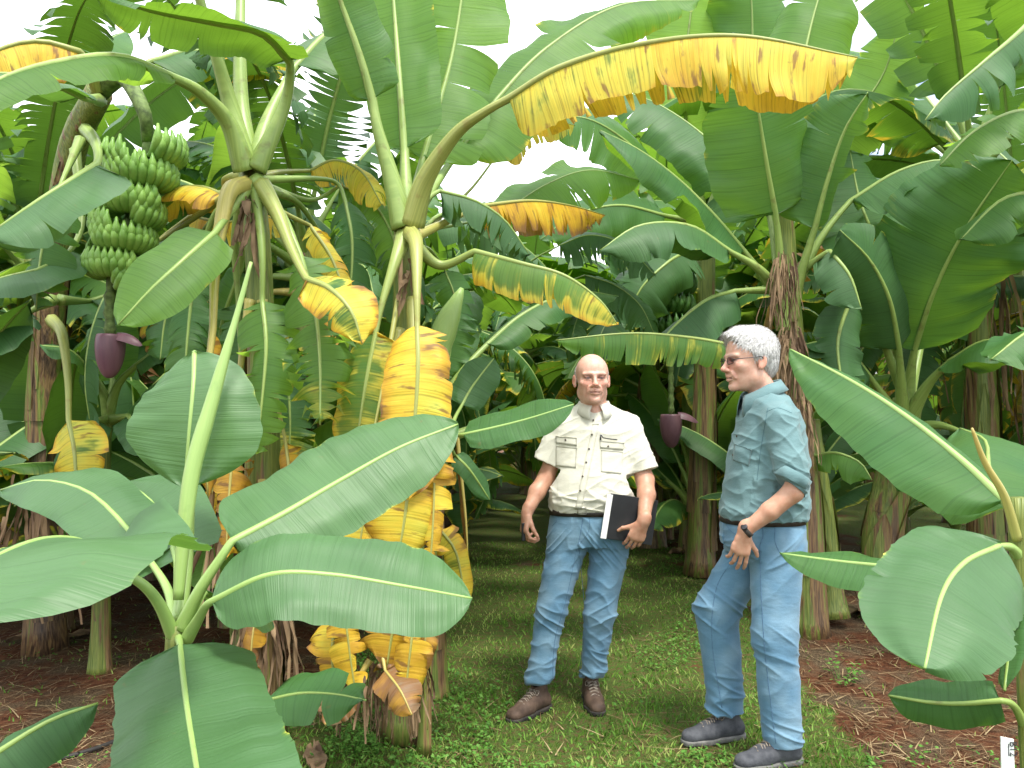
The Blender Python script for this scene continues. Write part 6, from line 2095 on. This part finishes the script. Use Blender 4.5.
# jeans
s = SDF(A([lo2[0], lo2[1], -.01]), A([hi2[0], hi2[1], 1.1]), .004)
jr2 = [(513, 724, 800, 0, .165), (525, 722, 802, 0, .172), (540, 722, 804, 0, .175), (552, 728, 803, 0, .165)]
jt2 = add_rows(jr2, D2)
s.loft(jt2, .0)
s.cone(Q2(776, 548, -.09), Q2(775, 632, -.14), .118, .090, .03, flat=((0, 1, 0), 1.12))
s.cone(Q2(775, 632, -.14), Q2(784, 756, -.15), .090, .082, .04, flat=((0, 1, 0), 1.12))
s.cone(Q2(756, 545, .085), Q2(717, 608, .09), .110, .098, .03, flat=((0, 1, 0), 1.12))
s.cone(Q2(717, 608, .09), Q2(727, 722, .10), .094, .083, .04, flat=((0, 1, 0), 1.12))
s.cut(Q2(784, 746, -.15), (.05, -.12, -1), .14)
s.cut(Q2(727, 713, .10), (-.02, -.1, -1), .12)
V, F = s.mesh()
zk2, za2, zh2 = Q2(0, 640)[2], Q2(0, 740)[2], Q2(0, 548)[2]
def j2(p):
    z = p[2]
    near = p[1] < D2 - .02
    zz = z if near else z + .0
    y = p[1] * 2 + (5 if near else 0)
    ank = max(0, 1 - (z - (za2 if near else za2 + .12)) / .22)
    knee = max(0, 1 - abs(z - zk2 - (0 if near else .12)) / .13)
    hip = max(0, 1 - abs(z - zh2) / .12)
    a = .0035 * (ridge((p[0], y, z - .3 * p[0]), (5, 2, 8), 2.7) - .5)
    b = .010 * ank * (ridge((p[0], y, z + .4 * p[0]), (5, 1.5, 20), 4.4) - .45)
    c = .008 * knee * (ridge((p[0], y, z + .6 * p[0]), (4, 1.5, 17), 6.4) - .5)
    d = .006 * hip * (ridge((p[0], y, z - .7 * p[0]), (4, 1.5, 17), 1.4) - .5)
    return (a + b + c + d) * 1.15
V = fold_noise(V, vnormals(V, F), j2)
je2 = mk('jeans', V, F, M['denim'], p2)
bj2 = bvh_of(V, F)
mb = MB()
seam(bj2, [(760, 545), (761, 590), (764, 640), (768, 680), (776, 744)], .0017, '', None, None, mb)
seam(bj2, [(775, 522), (776, 545), (788, 562), (800, 560)], .0015, '', None, None, mb)
seam(bj2, [(762, 524), (763, 535), (760, 545)], .0015, '', None, None, mb)
seam(bj2, [(732, 560), (716, 590), (712, 640), (722, 708)], .0015, '', None, None, mb)
seam(bj2, [(724, 520), (732, 532), (745, 536)], .0013, '', None, None, mb)
mb.build('seam', M['seam'], je2)
zb = Q2(0, 514)[2]
ring_on(jt2, zb - .034, zb + .002, .001, 'belt', M['leather'], p2)
# wrist watch
wc = Q2(746.5, 530.5, -.227)
wd_ = norm(Q2(746, 530, -.225) - Q2(770, 511, -.25))
u_ = norm(np.cross(wd_, A([0, 1., 0]))); w_ = np.cross(wd_, u_)
Vc = []
for j, (off_, rr_c) in enumerate(((-.010, .0285), (-.010, .032), (.010, .0315), (.010, .0275))):
    for i in range(32):
        a = 2 * PI * i / 32
        Vc.append(wc + wd_ * off_ + (u_ * math.cos(a) + w_ * math.sin(a) / 1.08) * rr_c)
wt = mk('wristwatch', Vc, [(j * 32 + i, j * 32 + (i + 1) % 32, ((j + 1) % 4) * 32 + (i + 1) % 32, ((j + 1) % 4) * 32 + i) for j in range(4) for i in range(32)], M['rubber'], p2)
fa = wc + norm(u_ * (-1 if u_[2] < 0 else 1) + A([0, -.9, 0])) * .031
nf_ = norm(fa - wc)
v, f, uv = tube_data([fa - nf_ * .004, fa + nf_ * .004, fa + nf_ * .005], [.014, .014, .011], 20)
mk('watch_face', v, f, M['dark_metal'], wt)
a1, a2 = Q2(783, 740, -.15), Q2(727, 708, .10)
shoe(p2, a1[0], a1[1], gz(a1[0], a1[1]) + .002, -PI / 2 + .28, M['grey_shoe'], M['rubber_grey'], .30)
shoe(p2, a2[0], a2[1], gz(a2[0], a2[1]) + .002, -PI / 2 + .30, M['grey_shoe'], M['rubber_grey'], .30)
